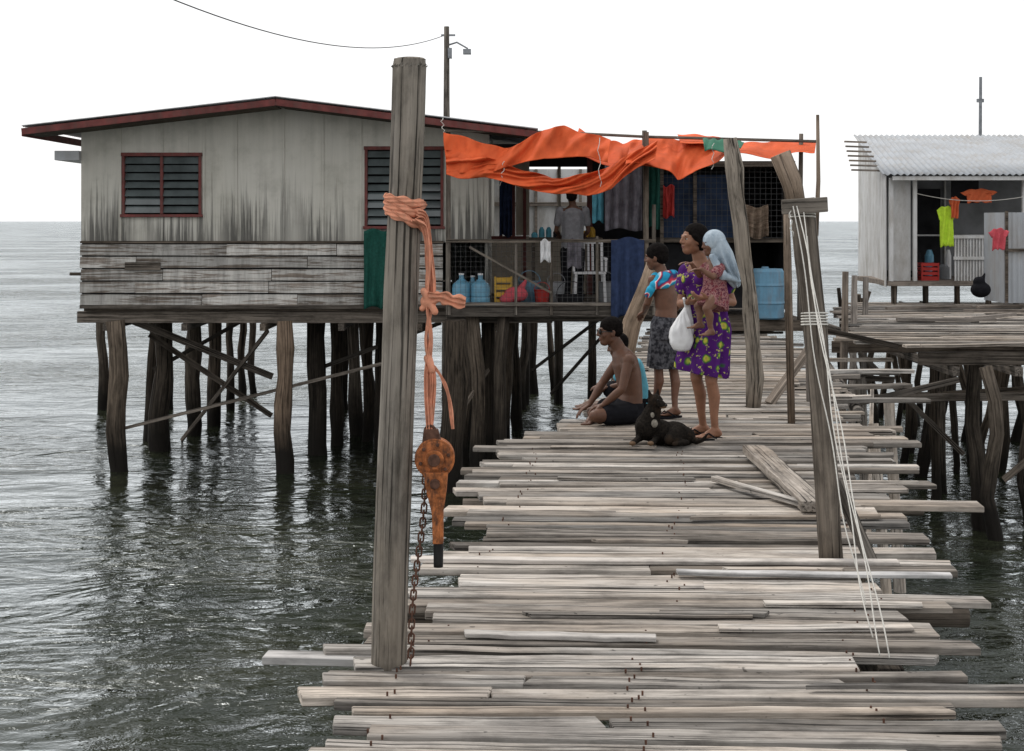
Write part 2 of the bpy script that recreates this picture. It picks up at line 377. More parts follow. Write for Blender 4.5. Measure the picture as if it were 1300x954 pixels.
def torso(J,right,k=1,fem=False):
    pv,wa,ch,nk=[Vector(J[x]) for x in('pelvis','waist','chest','neck')]
    r=Vector(right)
    return [('l',[(pv-(wa-pv)*.45,.09*k,.07*k),(pv,.15*k if fem else .14*k,.105*k),(wa,(.118 if fem else .125)*k,.088*k),(ch-(ch-wa)*.3,.138*k,.1*k),(ch+(nk-ch)*.3,.152*k,.1*k),(ch+(nk-ch)*.75,.11*k,.075*k),(nk,.055*k,.052*k),(nk+(nk-ch)*.3,.047*k,.047*k)],r,None)]
def limbs(J,k=1,side='LR',leg=True,arm=True):
    P=[]
    for s in side:
        if arm:
            sh,el,wr=[Vector(J[x+s]) for x in('sh','el','wr')]
            P+=[E(sh,(.055*k,.05*k,.055*k)),C(sh,.047*k,sh.lerp(el,.5),.042*k),C(sh.lerp(el,.5),.042*k,el,.034*k),C(el,.034*k,el.lerp(wr,.35),.036*k),C(el.lerp(wr,.35),.036*k,wr,.023*k)]
            P+=[C(sh,.05*k,Vector(J['chest']).lerp(Vector(J['neck']),.35),.06*k)]
        if leg:
            hp,kn,an=[Vector(J[x+s]) for x in('hip','kn','an')]
            P+=[C(hp,.082*k,hp.lerp(kn,.5),.07*k),C(hp.lerp(kn,.5),.07*k,kn,.05*k)]
            bk=Vector(J.get('back',(0,0,0)))
            m=kn.lerp(an,.32)+bk*.02*k
            P+=[C(kn,.047*k,m,.05*k),C(m,.05*k,kn.lerp(an,.7),.034*k),C(kn.lerp(an,.7),.034*k,an,.029*k)]
    return P

# ================================================================ SEA
mb=MB(); S=3000
mb.add([(-S,-60,0),(S,-60,0),(S,S*1.5,0),(-S,S*1.5,0)],[(0,1,2,3)],[Vector((0,0,0))]*4)
t=NT('sea_water')
a=t.noise(t.coord((.6,1.0,1),rot=(0,0,.35)),1.1,3,.55,.8); b=t.noise(t.coord((.8,1.4,1),rot=(0,0,-.2)),4.5,4,.6,.5); c=t.noise(t.coord((.6,1.0,1)),.22,2,.5)
calm=t.ramp(t.noise(t.coord((.5,1,1)),.12,3),[(.42,.35),(.6,1)])
h=t.math('ADD',t.math('MULTIPLY',a,1.0),t.math('MULTIPLY',b,.2)); h=t.math('ADD',t.math('MULTIPLY',h,calm),t.math('MULTIPLY',c,1.2))
murk=t.noise(t.coord(),.35,4); col=t.ramp(murk,[(.35,(.013,.018,.011)),(.7,(.032,.034,.02))])
bn=t.n('ShaderNodeBump'); bn.inputs['Strength'].default_value=1; bn.inputs['Distance'].default_value=.34; t.l(h,bn.inputs['Height'])
df=t.n('ShaderNodeBsdfDiffuse'); t.l(col,df.inputs[0])
gs_=t.n('ShaderNodeBsdfGlossy'); gs_.inputs['Color'].default_value=(.9,.95,.98,1); gs_.inputs['Roughness'].default_value=.04
fr=t.n('ShaderNodeFresnel'); fr.inputs[0].default_value=1.333
for x in (df,gs_,fr): t.l(bn.outputs[0],x.inputs['Normal'])
ms=t.n('ShaderNodeMixShader'); t.l(t.math('MULTIPLY',fr.outputs[0],.95),ms.inputs[0]); t.l(df.outputs[0],ms.inputs[1]); t.l(gs_.outputs[0],ms.inputs[2])
t.l(ms.outputs[0],t.t.nodes['Material Output'].inputs[0]); t.t.nodes.remove(t.b)
M['sea']=t.m
mb.build('water','sea',recalc=False)

# ================================================================ PIER
LT=[(3,-.72),(5,-.66),(5.7,-.52),(6.6,-.42),(8,-.26),(9,-.17),(10.3,-.15),(10.8,.15),(11.3,.5),(12,.65),(14,1.1),(17,1.5),(21,2.05)]
RT=[(3,1.5),(4.6,1.5),(5.3,1.55),(5.8,1.75),(6.2,1.9),(6.9,1.8),(8,2.25),(9,2.3),(10,2.5),(11.5,2.85),(13,2.9),(17,3.3),(21,3.6)]
pier=group('wooden_pier',(1,10,DZ))
mb=MB(); nails=MB(); y=2.6; i=0
while y<21.2:
    w=random.choice((.06,.075,.085,.095,.1,.11,.12,.14,.16))
    l=interp(LT,y)+random.choice((0,.03,.08,-.05,-.08,.15,.1,.22,-.14 if y>5.5 else .05))+random.uniform(-.04,.04); r=interp(RT,y)+random.choice((0,0,.1,-.1,.22,-.25,.34 if y>5.6 else 0,-.3,-.15))+random.uniform(-.08,.08)
    ang=-.035+random.uniform(-.022,.022); z=DZ-.018+random.uniform(-.01,.006)
    P=lambda x,dz=0:(x,y+(x-1)*ang,z+dz)
    tn=random.random(); bow=random.uniform(-.014,.014)
    q=random.random()
    if q<.16:
        m=random.uniform(l+.6,r-.6)
        mb.beam(P(l),P(m-.008,random.uniform(-.006,.006)),w,.034,n=5,jit=.005,tint=tn,ej=5); mb.beam(P(m+.008),P(r,.004),w*random.uniform(.8,1),.034,n=5,jit=.005,ej=5)
    elif q<.3:
        mb.beam(P(l,-.003),P(r,.002),w*.45,.03,n=9,jit=.005,tint=tn,bow=bow,ej=6); y+=w*.5
        mb.beam(P(l+random.uniform(-.05,.25)),P(r+random.uniform(-.3,.1)),w*.4,.03,n=9,jit=.005,tint=min(1,tn+.1),bow=bow,ej=6)
    else:
        mb.beam(P(l,random.uniform(-.008,.008)),P(r,random.uniform(-.008,.012)),w,.034,n=10,jit=.0045,tint=tn,taper=random.uniform(.75,1.15),bow=bow,ej=5)
    if y<10:
        for f in (.12,.5,.86):
            xx=interp(LT,y)+(interp(RT,y)-interp(LT,y))*f
            for s in(-1,1):
                if random.random()<.55:
                    c=Vector(P(xx+random.uniform(-.04,.04))); c.y+=s*w*.22; c.z=DZ+.004
                    nails.pole([c-V(0,0,.012),c+V(0,0,.002)],[.0038,.0038],7,0,sub=1)
    y+=w*.5+random.choice((.06,.075,.085,.1))*.55+random.choice((.006,.01,.016,.024,.045)) ; i+=1
mb.build('deck_planks','plank',pier,bevel=.004)
nails.build('nail_heads','rustdark',pier)
mb=MB()
for (pxa,pxb,py,w) in ((520,1140,716,.075),(860,1205,733,.06),(590,830,812,.06)):
    Y=FOC*1.6/(py-280); a=W(pxa,py,Y);b=W(pxb,py,Y); mb.beam((a.x,Y+.03,DZ+.014),(b.x,Y-.03,DZ+.014),w,.018,n=8,jit=.004,bow=.008)
Y=5.32; mb.beam((-.93,Y+.03,DZ-.045),(-.45,Y,DZ-.045),.09,.03,n=3,jit=.003)
mb.build('pale_boards','plankp',pier,bevel=.003)
mb=MB()
for k in range(16):
    yy=random.uniform(4.6,13); x=random.uniform(interp(LT,yy)+.1,interp(RT,yy)-.5); L=random.uniform(.3,1.1)
    mb.beam((x,yy,DZ+.014),(x+L,yy+random.uniform(-.03,.02),DZ+.014),random.uniform(.02,.06),.014,n=5,jit=.004,ej=6)
mb.build('offcuts','plank',pier)
mb=MB()
for f in (.12,.5,.86):
    for y0 in (3,6.5,10,13.5,17):
        y1=y0+3.6
        p=lambda yy:(interp(LT,yy)+(interp(RT,yy)-interp(LT,yy))*f,yy,DZ-.12-.01*(y0%2))
        mb.beam(p(y0),p(y1),.09,.14,n=3,jit=.008)
for y0 in (4.2,6.7,9.2,11.9,14.5,17.2,20):
    l=interp(LT,y0)+.1; r=interp(RT,y0)-.05
    mb.pole([(l-.25,y0,DZ-.26),(r+.35,y0-.05,DZ-.25)],[.06,.05])
mb.build('bearers','beam',pier,smooth=False)
mb=MB()
for y0 in (4.2,6.7,9.2,11.9,14.5,17.2,20):
    l=interp(LT,y0)+.15; r=interp(RT,y0)-.1
    for x in (l,(l+r)/2,r):
        mb.pole([(x+random.uniform(-.12,.12),y0+.1,-1),(x,y0+.08,DZ-.2)],[.08,.065])
mb.build('piles','pile',pier,smooth=True)

mb=MB(); a=W(958,578,9.55);a.z=DZ+.06; b=W(1036,660,7.7); b.z=DZ+.05
mb.beam(a,b,.15,.06,n=8,jit=.008,tint=.45,ej=4)
mb.build('wooden_plank','plank',bevel=.004)
mb=MB(); mb.beam(b+V(-.42,.95,-.02),b+V(-.05,.1,-.005),.05,.03,n=5,jit=.004,tint=.7); mb.build('wooden_plank','plank',bevel=.003)

# ================================================================ LEFT POLE + HOIST
YP=5.16
mb=MB(); pts=[W(493,842,YP),W(497,700,YP),W(502,560,YP),W(508,420,YP),W(513,270,YP),W(518,150,YP),W(520,85,YP),W(520.5,76,YP)]
pts[0].z=DZ-.04
rs=[.065,.064,.064,.063,.061,.06,.061,.057]
P2=[];R2=[]
for q in range(len(pts)-1):
    for i in range(8): P2.append(pts[q].lerp(pts[q+1],i/8)); R2.append(rs[q]+(rs[q+1]-rs[q])*i/8)
P2.append(pts[-1]);R2.append(rs[-1])
for i,f in enumerate(P2): R2[i]*=1+.012*noise.noise(V(i*.9,3,1))
mb.pole(P2,R2,40,.03,tint=.6)
wp=group('wooden_post',tuple(pts[0])); mb.build('trunk','pole',wp,smooth=True)
mb=MB(); mb.pole([pts[-1]+V(0,0,.0),pts[-1]+V(0,0,.006)],[.054,.047],28,.08,sub=1,tint=.9)
for k in range(14):
    a=math.pi*(1.05+.9*k/13); c=W(520,84,YP)+V(math.cos(a)*.0615,math.sin(a)*.0615,-.004*(k%2)); mb.beam(c-V(.005,0,.004),c+V(.005,0,.004),.004,.004,tint=0)
mb.build('sawn_end','pole',wp)
def wrapband(mb,c,R,w,tilt,mi=0,wob=.004):
    def fn(u,v):
        a=2*math.pi*u; r=R+wob*math.sin(5*a+v*4)+.003*math.sin(math.pi*v)*2+.003*math.sin(v*20+a*2)
        return c+V(math.cos(a)*r,math.sin(a)*r,(v-.5)*w+tilt*math.cos(a)+.004*math.sin(7*a+v*6))
    mb.sheet(fn,60,12,mi=mi)
st=group('cloth_strap',tuple(W(515,265,YP)))
mb=MB()
for py,tl,w in ((256,-.012,.03),(266,-.02,.032),(277,-.03,.034)): wrapband(mb,W(514,py,YP),.068,w,tl)
mb.build('wrapped_turns','strap',st,smooth=True,solid=.003)
def ribbon(mb,pts,w,seed=0,fold=.006,ax=(1,0,0),twist=0):
    pts=[Vector(p) for p in pts]
    def cur(u):
        f=u*(len(pts)-1); i=min(int(f),len(pts)-2); f-=i
        p0=pts[max(i-1,0)];p1=pts[i];p2=pts[i+1];p3=pts[min(i+2,len(pts)-1)]
        return .5*((2*p1)+(p2-p0)*f+(2*p0-5*p1+4*p2-p3)*f*f+(3*p1-p0-3*p2+p3)*f**3)
    def fn(u,v):
        c=cur(u); d=(cur(min(1,u+.01))-cur(max(0,u-.01))).normalized(); s=Vector(ax); s=(s-d*s.dot(d)).normalized(); b=d.cross(s)
        a=twist*u+seed; ww=w*(1+.2*math.sin(u*17+seed))
        s2=s*math.cos(a)+b*math.sin(a)
        return c+s2*(v-.5)*ww+ s2.cross(d)*fold*math.sin(v*16+u*5+seed)
    mb.sheet(fn,70,14)
mb=MB()
Yf=YP-.05
ribbon(mb,[W(524,280,Yf-.04),W(538,290,Yf),W(544,330,Yf),W(542,380,Yf),W(547,430,Yf),W(543,480,Yf),W(546,555,Yf)],.03,0,.005,twist=3)
ribbon(mb,[W(530,272,Yf-.03),W(541,280,Yf+.03),W(545,330,Yf+.02),W(549,378,Yf+.01),W(541,430,Yf),W(550,480,Yf),W(545,552,Yf+.01)],.026,1.5,.005,twist=5)
ribbon(mb,[W(545,380,Yf-.02),W(560,378,Yf-.03),W(575,382,Yf-.02),W(591,384,Yf-.02)],.045,.3,.005,ax=(0,0,1))
ribbon(mb,[W(550,465,Yf),W(561,480,Yf),W(570,505,Yf),W(575,545,Yf)],.012,.3,.002)
mb.build('hanging_strap','strap',st,smooth=True,solid=.002)
blob('knot',[E(W(544,383,Yf),(.03,.024,.026)),C(W(538,370,Yf-.012),.013,W(552,396,Yf-.012),.013),C(W(536,392,Yf),.011,W(555,374,Yf-.014),.012),C(W(543,455,Yf),.015,W(548,470,Yf),.014)],'strap',st,.003,1)
ho=group('chain_hoist',tuple(W(552,582,Yf)))
c=W(552,582,Yf)
mb=MB(); 
def disc(mb,c,R,y0,y1,seg=32,mi=0,R2=None):
    mb.pole([c+V(0,y0,0),c+V(0,y1,0)],[R,R2 or R],seg,.0,sub=1,mi=mi)
disc(mb,c,.07,-.01,.05); disc(mb,c,.062,-.022,-.01,R2=.07); disc(mb,c,.034,-.045,-.022); disc(mb,c,.022,-.055,-.045,mi=1)
for k in range(6):
    a=k*math.pi/3+.3; disc(mb,c+V(math.cos(a)*.052,0,math.sin(a)*.052),.007,-.032,-.02,8,mi=1)
mb.ring(c+V(0,-.012,0),(0,1,0),(1,0,0),.066,.007,32)
def prismz(mb,sec,y0,y1,mi=0):
    n=len(sec); vs=[V(p.x,y0,p.z) for p in sec]+[V(p.x,y1,p.z) for p in sec]
    fs=[tuple(range(n)),tuple(reversed(range(n,2*n)))]+[(i,(i+1)%n,n+(i+1)%n,n+i) for i in range(n)]
    mb.add(vs,fs,[v.copy() for v in vs],.5,mi)
prismz(mb,[W(538,598,Yf),W(569,598,Yf),W(567,622,Yf),W(563,650,Yf),W(563,688,Yf),W(550,688,Yf),W(549,650,Yf),W(542,622,Yf)],Yf-.04,Yf+.015)
disc(mb,W(553,612,Yf),.018,-.055,-.035,16,mi=1)
prismz(mb,[W(538,545,Yf),W(556,545,Yf),W(560,560,Yf),W(536,562,Yf)],Yf-.01,Yf+.02,1)
mb.ring(W(546,550,Yf),(0,1,0),(0,0,1),.018,.006,20,.008,mi=1)
mb.build('gear_housing',['rust','rustdark'],ho,bevel=.003)
mb=MB(); mb.pole([W(556.5,686,Yf-.01),W(556.5,720,Yf-.01)],[.0185,.017],16,.0); mb.build('handle_grip','black',ho,smooth=True)
mb=MB(); a=W(540,600,Yf+.01); b=W(520,828,YP-.085); b.z=DZ+.03; n=27
for i in range(n):
    f=i/(n-1); p=a.lerp(b,f)+V(.006*math.sin(f*7),0,0); d=(b-a).normalized()
    nn=V(0,1,0) if i%2 else V(1,0,.1)
    mb.ring(p,nn-d*nn.dot(d),d,.0095,.0034,14,.009)
mb.build('chain','rustdark',ho,smooth=True)

# ================================================================ RIGHT POLE
YR=6.72
rp=group('wooden_post',tuple(W(1055,708,YR)))
mb=MB(); b=W(1055,708,YR); b.z=DZ-.03
pts=[b,W(1050,620,YR),W(1043,520,YR),W(1035,420,YR),W(1026,330,YR),W(1019,252,YR)]
mb.pole([p for i in range(5) for p in (pts[i],pts[i].lerp(pts[i+1],.5))]+[pts[5]],[.054,.056,.058,.056,.055,.055,.057,.055,.054,.054,.055],16,.12,tint=.5)
mb.build('trunk','darkpole',rp,smooth=True)
mb=MB(); mb.beam(W(992,263,YR-.06),W(1050,260,YR-.06),.05,.07,n=3,jit=.004)
mb.beam(W(1062,612,YR+.1),V(*W(1106,712,YR-.05).xy,DZ+.0),.05,.045,n=3,jit=.003)
mb.build('crosspiece','darkpole',rp,bevel=.003)
lg=MB(); lg.pole([W(1012,262,YR+.3),W(1005,232,YR+.3),W(990,196,YR+.3)],[.045,.052,.05],14,.15); lg.pole([W(1036,300,YR+.3),W(1039,230,YR+.3),W(1038,146,YR+.3)],[.012,.01,.008],8,.1)
lg.pole([V(*W(1005,470,YR+4.5).xy,DZ-.02),W(1000,330,YR+4.5),W(998,258,YR+4.5)],[.03,.03,.025],8,.1)
lg.build('driftwood_logs','log',rp,smooth=True)
rg=group('rope',tuple(W(1012,262,YR)))
mb=MB()
def ropecurve(mb,a,b,sag,r,n=24,wig=.004,mi=0,seed=0):
    P=[]
    for i in range(n+1):
        f=i/n; p=Vector(a).lerp(Vector(b),f); p.z-=sag*4*f*(1-f); p+=V(wig*math.sin(f*15+seed),wig*math.cos(f*12+seed),0); P.append(p)
    mb.pole(P,[r]*(n+1),6,.0,mi=mi)
for i,(ax,ay,bx,by) in enumerate(((1012,262,1128,840),(1018,270,1120,836),(1026,300,1107,812),(1008,262,1098,775))):
    a=W(ax,ay,YR-.1); Yb=FOC*1.6/(by-280); b=W(bx,by,Yb); b.z=DZ+.01; ropecurve(mb,a,b,.04+.03*i,.0028,28,.009,seed=i*2)
for k in range(6): mb.ring(W(1019,258+k*3.6,YR),(0.1*math.sin(k*2),.1,1),(1,0,0),.058,.004,26)
for k in range(5): mb.ring(W(1034,398+k*3.6,YR),(0.1*math.sin(k*2),.1,1),(1,0,0),.06,.004,26)
ropecurve(mb,W(1002,262,YR-.08),W(1006,300,YR-.08),0,.003,8,.01)
mb.build('strands','rope',rg,smooth=True)

# ================================================================ MIDDLE POLE, BRACE, LEANING LOG
mb=MB(); b=W(956,517,12.2); b.z=DZ-.02
mp=[b,W(959,480,12.2),W(956,440,12.2),W(952,400,12.2),W(950,365,12.2),W(944,325,12.2),W(941,285,12.2),W(934,250,12.2),W(932,215,12.2),W(926,176,12.2)]
mb.pole(mp,[.058,.07,.064,.072,.06,.068,.07,.062,.07,.058],14,.22,tint=.8)
mb.build('wooden_post','pole',smooth=True)
mb=MB(); b=W(976,513,12.4); b.z=DZ; mb.beam(b,W(1030,440,12.6),.09,.05,n=4,jit=.005,tint=.4); b=W(1030,515,12.5); b.z=DZ-.02
mb.beam(b,W(1026,400,12.7),.07,.07,n=3,jit=.005); mb.build('timber_brace','bracew',bevel=.003)
mb=MB(); b=W(786,462,14.2); b.z=DZ-.02; mb.pole([b,W(803,410,14.2),W(822,365,14.2),W(833,332,14.2)],[.085,.09,.095,.09],14,.16,tint=.8)
mb.build('leaning_log','log',smooth=True)

# ================================================================ HOUSE
HS=90.28; YH=20.0
def hx(px,Y=YH): return (px-650)/FOC*Y
def hz(py,Y=YH): return CZ-(py-280)/FOC*Y
house=group('stilt_house',(-3.3,24,2.3))
xl,xr=hx(103),hx(620)
wins=[(155,256,195,275),(463,563,187,290)]
mb=MB()
def zroof(x): 
    pk=-3.28; return hz(128)-abs(x-pk)*.118-.05
def panel(x0,x1,z0,z1,y=YH,mi=0,gable=False,th=.05):
    if gable:
        xs=[x0+(x1-x0)*i/4 for i in range(5)]
        vs=[]
        for yy in (y,y+th): vs+=[V(x,yy,z0) for x in xs]+[V(x,yy,zroof(x)) for x in xs]
        fs=[]
        for i in range(4): fs+=[(i,i+1,5+i+1,5+i),(10+i,10+5+i,10+6+i,10+i+1),(5+i,6+i,16+i,15+i)]
        fs+=[(0,5,15,10),(4,14,19,9)]
        mb.add(vs,fs,[v.copy() for v in vs],.5,mi)
    else: mb.box(x0,x1,y,y+th,z0,z1,.5,mi)
zb=hz(308)
cur=xl
for a,b,t0,b0 in wins:
    xa,xb=hx(a),hx(b); zt,zbb=hz(t0),hz(b0)
    panel(cur,xa,zb,0,gable=True); panel(xa,xb,zb,zbb)
    xs=[xa+(xb-xa)*i/4 for i in range(5)]; vs=[]
    for yy in (YH,YH+.05): vs+=[V(x,yy,zt) for x in xs]+[V(x,yy,zroof(x)) for x in xs]
    fs=[]
    for i in range(4): fs+=[(i,i+1,6+i,5+i),(10+i,15+i,16+i,11+i)]
    fs+=[(0,1,2,3,4,14,13,12,11,10)]
    mb.add(vs,fs,[v.copy() for v in vs],.5,0)
    cur=xb
panel(cur,xr,zb,0,gable=True)
mb.build('front_wall','wall',house)
mb=MB()
for px in (153,206,259,300,360,410,458,566,612):
    x=hx(px)
    if px==206: mb.box(x-.014,x+.014,YH-.014,YH-.001,zb,hz(278),.5); mb.box(x-.014,x+.014,YH-.014,YH-.001,hz(192),zroof(x)-.02,.5)
    else: mb.box(x-.014,x+.014,YH-.014,YH-.001,zb,zroof(x)-.02,.5)
mb.build('cover_strips','wall',house)
mb=MB(); mb.box(xl,hx(563),YH-.055,YH-.002,zb-.012,zb+.02,.4); mb.build('sill_board','beam',house)
mb=MB(); mb.box(xl+.001,xl+.05,YH+.052,28,2.32,4.7,.5); mb.box(xl,hx(620),28,28.05,2.32,4.75,.5); mb.box(xr-.05,xr-.001,YH+.052,28,2.32,4.78,.5)
mb.build('side_walls','wall',house)
mb=MB(); nb=5; zt=hz(309.5);zz=hz(389); hb=(zt-zz)/nb
for i in range(nb):
    z1=zt-i*hb
    cuts=[xl,hx(random.uniform(170,300)),hx(random.uniform(330,440)),hx(563)]
    for a,b in zip(cuts,cuts[1:]):
        mb.beam((a,YH-.03,z1-hb/2),(b-.01,YH-.03,z1-hb/2+random.uniform(-.006,.006)),.03,hb*.9,up=(0,.16,1),n=6,jit=.004)
mb.build('weatherboards','clap',house,bevel=.003)
mb=MB(); mb.box(xl+.01,hx(562),YH+.0,YH+.03,zz,zb-.013,.0); mb.build('dark_board_backing','dark',house)  # near-black sheet set behind the boards so their gaps read dark
mb=MB(); mb.box(hx(160),hx(205),YH-.066,YH-.056,hz(343),hz(333),.6); mb.box(xl-.15,xl,YH-.04,YH-.01,hz(350),hz(346),.4)
mb.box(xl-.0,hx(565),YH-.075,YH-.055,zz-.03,zz+.02,.3); mb.build('patch_boards','beam',house)
mb=MB(); gl=MB(); dk=MB()
for a,b,t0,b0 in wins:
    x0,x1,z1,z0=hx(a),hx(b),hz(t0),hz(b0); fw=.04
    mb.box(x0-.01,x1+.01,YH-.03,YH+.04,z1-fw,z1+.01,.5); mb.box(x0-.02,x1+.02,YH-.045,YH+.04,z0-.01,z0+fw-.01,.5)
    for x in (x0,(x0+x1)/2-fw/2,x1-fw): mb.box(x,x+fw,YH-.026,YH+.038,z0+fw-.008,z1-fw-.002,.5)
    n=7 if b0-t0<90 else 9; hh=(z1-z0-2*fw)/n
    for xa,xb in ((x0+fw+.002,(x0+x1)/2-fw/2-.002),((x0+x1)/2+fw/2+.002,x1-fw-.002)):
        for i in range(n):
            zc=z0+fw+hh*(i+.5); ang=.5+random.uniform(-.12,.12)
            gl.beam((xa,YH+.01,zc),(xb,YH+.01,zc),.007,hh*.92,up=(0,math.sin(ang),math.cos(ang)),tint=random.random())
    dk.box(x0,x1,YH+.3,YH+.32,z0,z1,.5)  # flat near-black panel painted in for the unlit room behind the louvres
mb.build('window_frames','redtrim',house,bevel=.003); gl.build('louvres','glass',house); dk.build('dark_window_backing','dark',house)
YF=19.3
pkx=(350-650)/FOC*YF; pkz=CZ+155/FOC*YF; lx=(28-650)/FOC*YF; lz=CZ+118/FOC*YF; rx=(683-650)/FOC*YF; rz=CZ+114/FOC*YF
mb=MB()
def slope(mb,xa,za,xb,zb_,y0,y1,th,mi=0):
    def fn(u,v): 
        x=xa+(xb-xa)*v; return V(x,y0+(y1-y0)*u,za+(zb_-za)*v+.012*math.sin(u*2*math.pi*(y1-y0)/.09))
    mb.sheet(fn,int((y1-y0)/.0225),2,mi=mi)
slope(mb,lx,lz+.02,pkx,pkz+.02,YF-.03,28.3,.02); slope(mb,pkx,pkz+.02,rx,rz+.02,YF-.03,28.3,.02)
mb.build('roof_sheets','roofm',house,smooth=True,solid=.004)
mb=MB()
mb.beam((lx,YF,lz-.055),(pkx,YF,pkz-.055),.03,.09,n=8,jit=.004); mb.beam((pkx+.001,YF,pkz-.055),(rx,YF,rz-.055),.03,.09,n=8,jit=.004)
mb.beam((lx,YF+.02,lz-.07),(lx,28.2,lz-.07),.03,.1)
mb.build('fascia','redtrim',house,bevel=.003)
mb=MB()
for a,za,b,zb_ in ((lx,lz-.09,pkx,pkz-.09),(pkx,pkz-.09,rx,rz-.09)): mb.beam((a+.03,YF+.35,za),(b-.03,YF+.35,zb_),.62,.015)
mb.build('soffit','beam',house)
mb=MB(); mb.box(hx(72),hx(103)-.003,19.9,21.5,hz(204),hz(192),.5); mb.build('awning','roofm',house)
mb=MB(); mb.box(xl+.02,xr-.02,YH+.06,27.9,2.22,2.3,.4)
for y0 in (20.15,22.2,24.6,27.2): mb.beam((xl-.1,y0,2.13),(hx(700),y0,2.13),.1,.16,n=4,jit=.01)
for x in (-5.7,-4.6,-3.5,-2.4,-1.3,-.2): mb.beam((x,19.95,2.0),(x,27.9,2.0),.08,.1)
mb.build('floor_frame','beam',house)
mb=MB()
def pile(mb,px,wy,r=.11,lean=0,top=2.1,mi=0,tint=None,ck=.05):
    Y=3.5*FOC/(wy-280); x=hx(px,Y); n=9; P=[];R=[]; sd=random.uniform(0,99); zt_=top
    for i in range(n):
        f=i/(n-1); z=-1+(zt_+1)*f; k=1-f
        P.append(V(x+lean*k*.8*(1 if z>-.5 else 1)-lean*.45+ck*2*noise.noise(V(f*3,sd,0)),Y+ck*2*noise.noise(V(f*3,sd,5)),z)); R.append(r*(1.08-.16*f)*(1+.14*noise.noise(V(f*7,sd,9))))
    mb.pole(P,R,12,.2,tint=tint,mi=mi)
for px,wy,r in ((148,598,.13),(203,573,.14),(190,560,.09),(243,553,.12),(272,540,.11),(131,520,.09),(292,520,.07),(308,505,.07),(322,500,.07),(404,577,.14),(427,565,.1),(452,552,.1),(470,535,.1),(466,560,.08),(400,530,.09),(215,520,.08),(437,520,.08),(485,570,.1)):
    pile(mb,px,wy,r,lean=random.uniform(-.15,.15))
mb.build('piles','pile',house,smooth=True)
mb=MB(); pile(mb,361,600,.12,tint=.7); mb.build('front_pile','brownpile',house,smooth=True)
mb=MB()
def br(a,b,w=.06,h=.03,t=None): mb.beam(W(*a),W(*b),w,h,n=4,jit=.006,tint=t)
br((150,546,20.2),(485,462,20.4),.03,.045,1); br((170,408,20.3),(345,478,21.5),.05,.1,.6); br((190,425,20.8),(345,528,22),.03,.08,.5); br((195,470,21.5),(330,395,21.9),.03,.06)
br((340,420,20.6),(230,560,22.5),.03,.06); br((400,470,21.5),(560,410,22),.03,.06); br((620,470,20),(560,560,19),.03,.05)
br((676,470,23),(768,400,21.2),.04,.04,.3); br((700,500,23),(790,398,21.5),.04,.04,.3)
mb.build('cross_braces','beam',house)

# ---- veranda
ver=group('veranda',(1,20,2.3))
YV=19.6
vx=lambda px:hx(px,YV); vz=lambda py:hz(py,YV)
mb=MB()
mb.box(vx(566),vx(838),YV,YV+.06,vz(402),vz(390),.35)
y=YV+.07
while y<23.8:
    mb.box(xr+.0,vx(838)+.1,y,y+.12,vz(390)-.03,vz(390),None); y+=.13
mb.box(vx(564),xr-.005,YV+.05,YH-.08,vz(390)-.03,vz(390)-.001,.3)
mb.box(vx(566),vx(838)+.05,YV+.4,YV+.5,vz(402)-.1,vz(402),.3)
mb.build('floor','beam',ver)
mb=MB()
zr=vz(306)
for px,top,r in ((569,150,.035),(655,306,.02),(700,306,.02),(758,300,.02),(820,168,.04),(830,260,.03)):
    mb.pole([V(vx(px),YV-.02,vz(400)),V(vx(px),YV-.02,vz(top))],[r,r*.9],10,.08)
mb.beam((vx(566),YV-.05,zr),(vx(832),YV-.05,zr),.05,.045,n=4,jit=.004); mb.beam((vx(566),YV-.05,vz(386)),(vx(832),YV-.05,vz(386)),.04,.04)
mb.beam(W(596,314,19.5),W(700,372,19.5),.03,.03)
mb.build('railing_frame','darkpole',ver)
mb=MB()
xx=vx(572)
while xx<vx(830): mb.beam((xx,YV-.02,vz(384)),(xx,YV-.02,zr),.004,.004); xx+=.07
z_=vz(384)
while z_<zr: mb.beam((vx(570),YV-.018,z_),(vx(830),YV-.018,z_),.004,.004); z_+=.07
mb.build('wire_mesh','wire',ver)
mb=MB(); YB=23.0
bx=lambda px:hx(px,YB); bz=lambda py:hz(py,YB)
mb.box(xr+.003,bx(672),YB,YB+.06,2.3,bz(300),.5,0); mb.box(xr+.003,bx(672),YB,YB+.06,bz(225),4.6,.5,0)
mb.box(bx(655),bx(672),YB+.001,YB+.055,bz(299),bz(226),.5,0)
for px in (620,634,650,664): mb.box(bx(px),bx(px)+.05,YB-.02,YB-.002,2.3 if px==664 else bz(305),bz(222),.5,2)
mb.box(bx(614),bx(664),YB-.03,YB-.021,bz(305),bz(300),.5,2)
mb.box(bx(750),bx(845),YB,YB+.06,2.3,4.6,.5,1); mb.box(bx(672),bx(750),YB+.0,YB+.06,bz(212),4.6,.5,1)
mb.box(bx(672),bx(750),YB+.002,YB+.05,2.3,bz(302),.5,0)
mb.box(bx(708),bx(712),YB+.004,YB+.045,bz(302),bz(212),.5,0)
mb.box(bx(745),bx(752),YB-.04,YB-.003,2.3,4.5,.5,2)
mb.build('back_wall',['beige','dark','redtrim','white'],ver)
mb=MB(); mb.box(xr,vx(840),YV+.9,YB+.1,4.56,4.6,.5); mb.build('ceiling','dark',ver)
mb=MB(); mb.box(bx(560),bx(850),27,27.05,2.0,hz(215,27),.5,0)
for k in range(7): mb.box(bx(585+k*33),bx(585+k*33)+.05,26.95,26.998,2.0,hz(215,27),.5,1)
mb.box(bx(560),bx(850),26.9,26.94,hz(262,27),hz(257,27),.5,1)
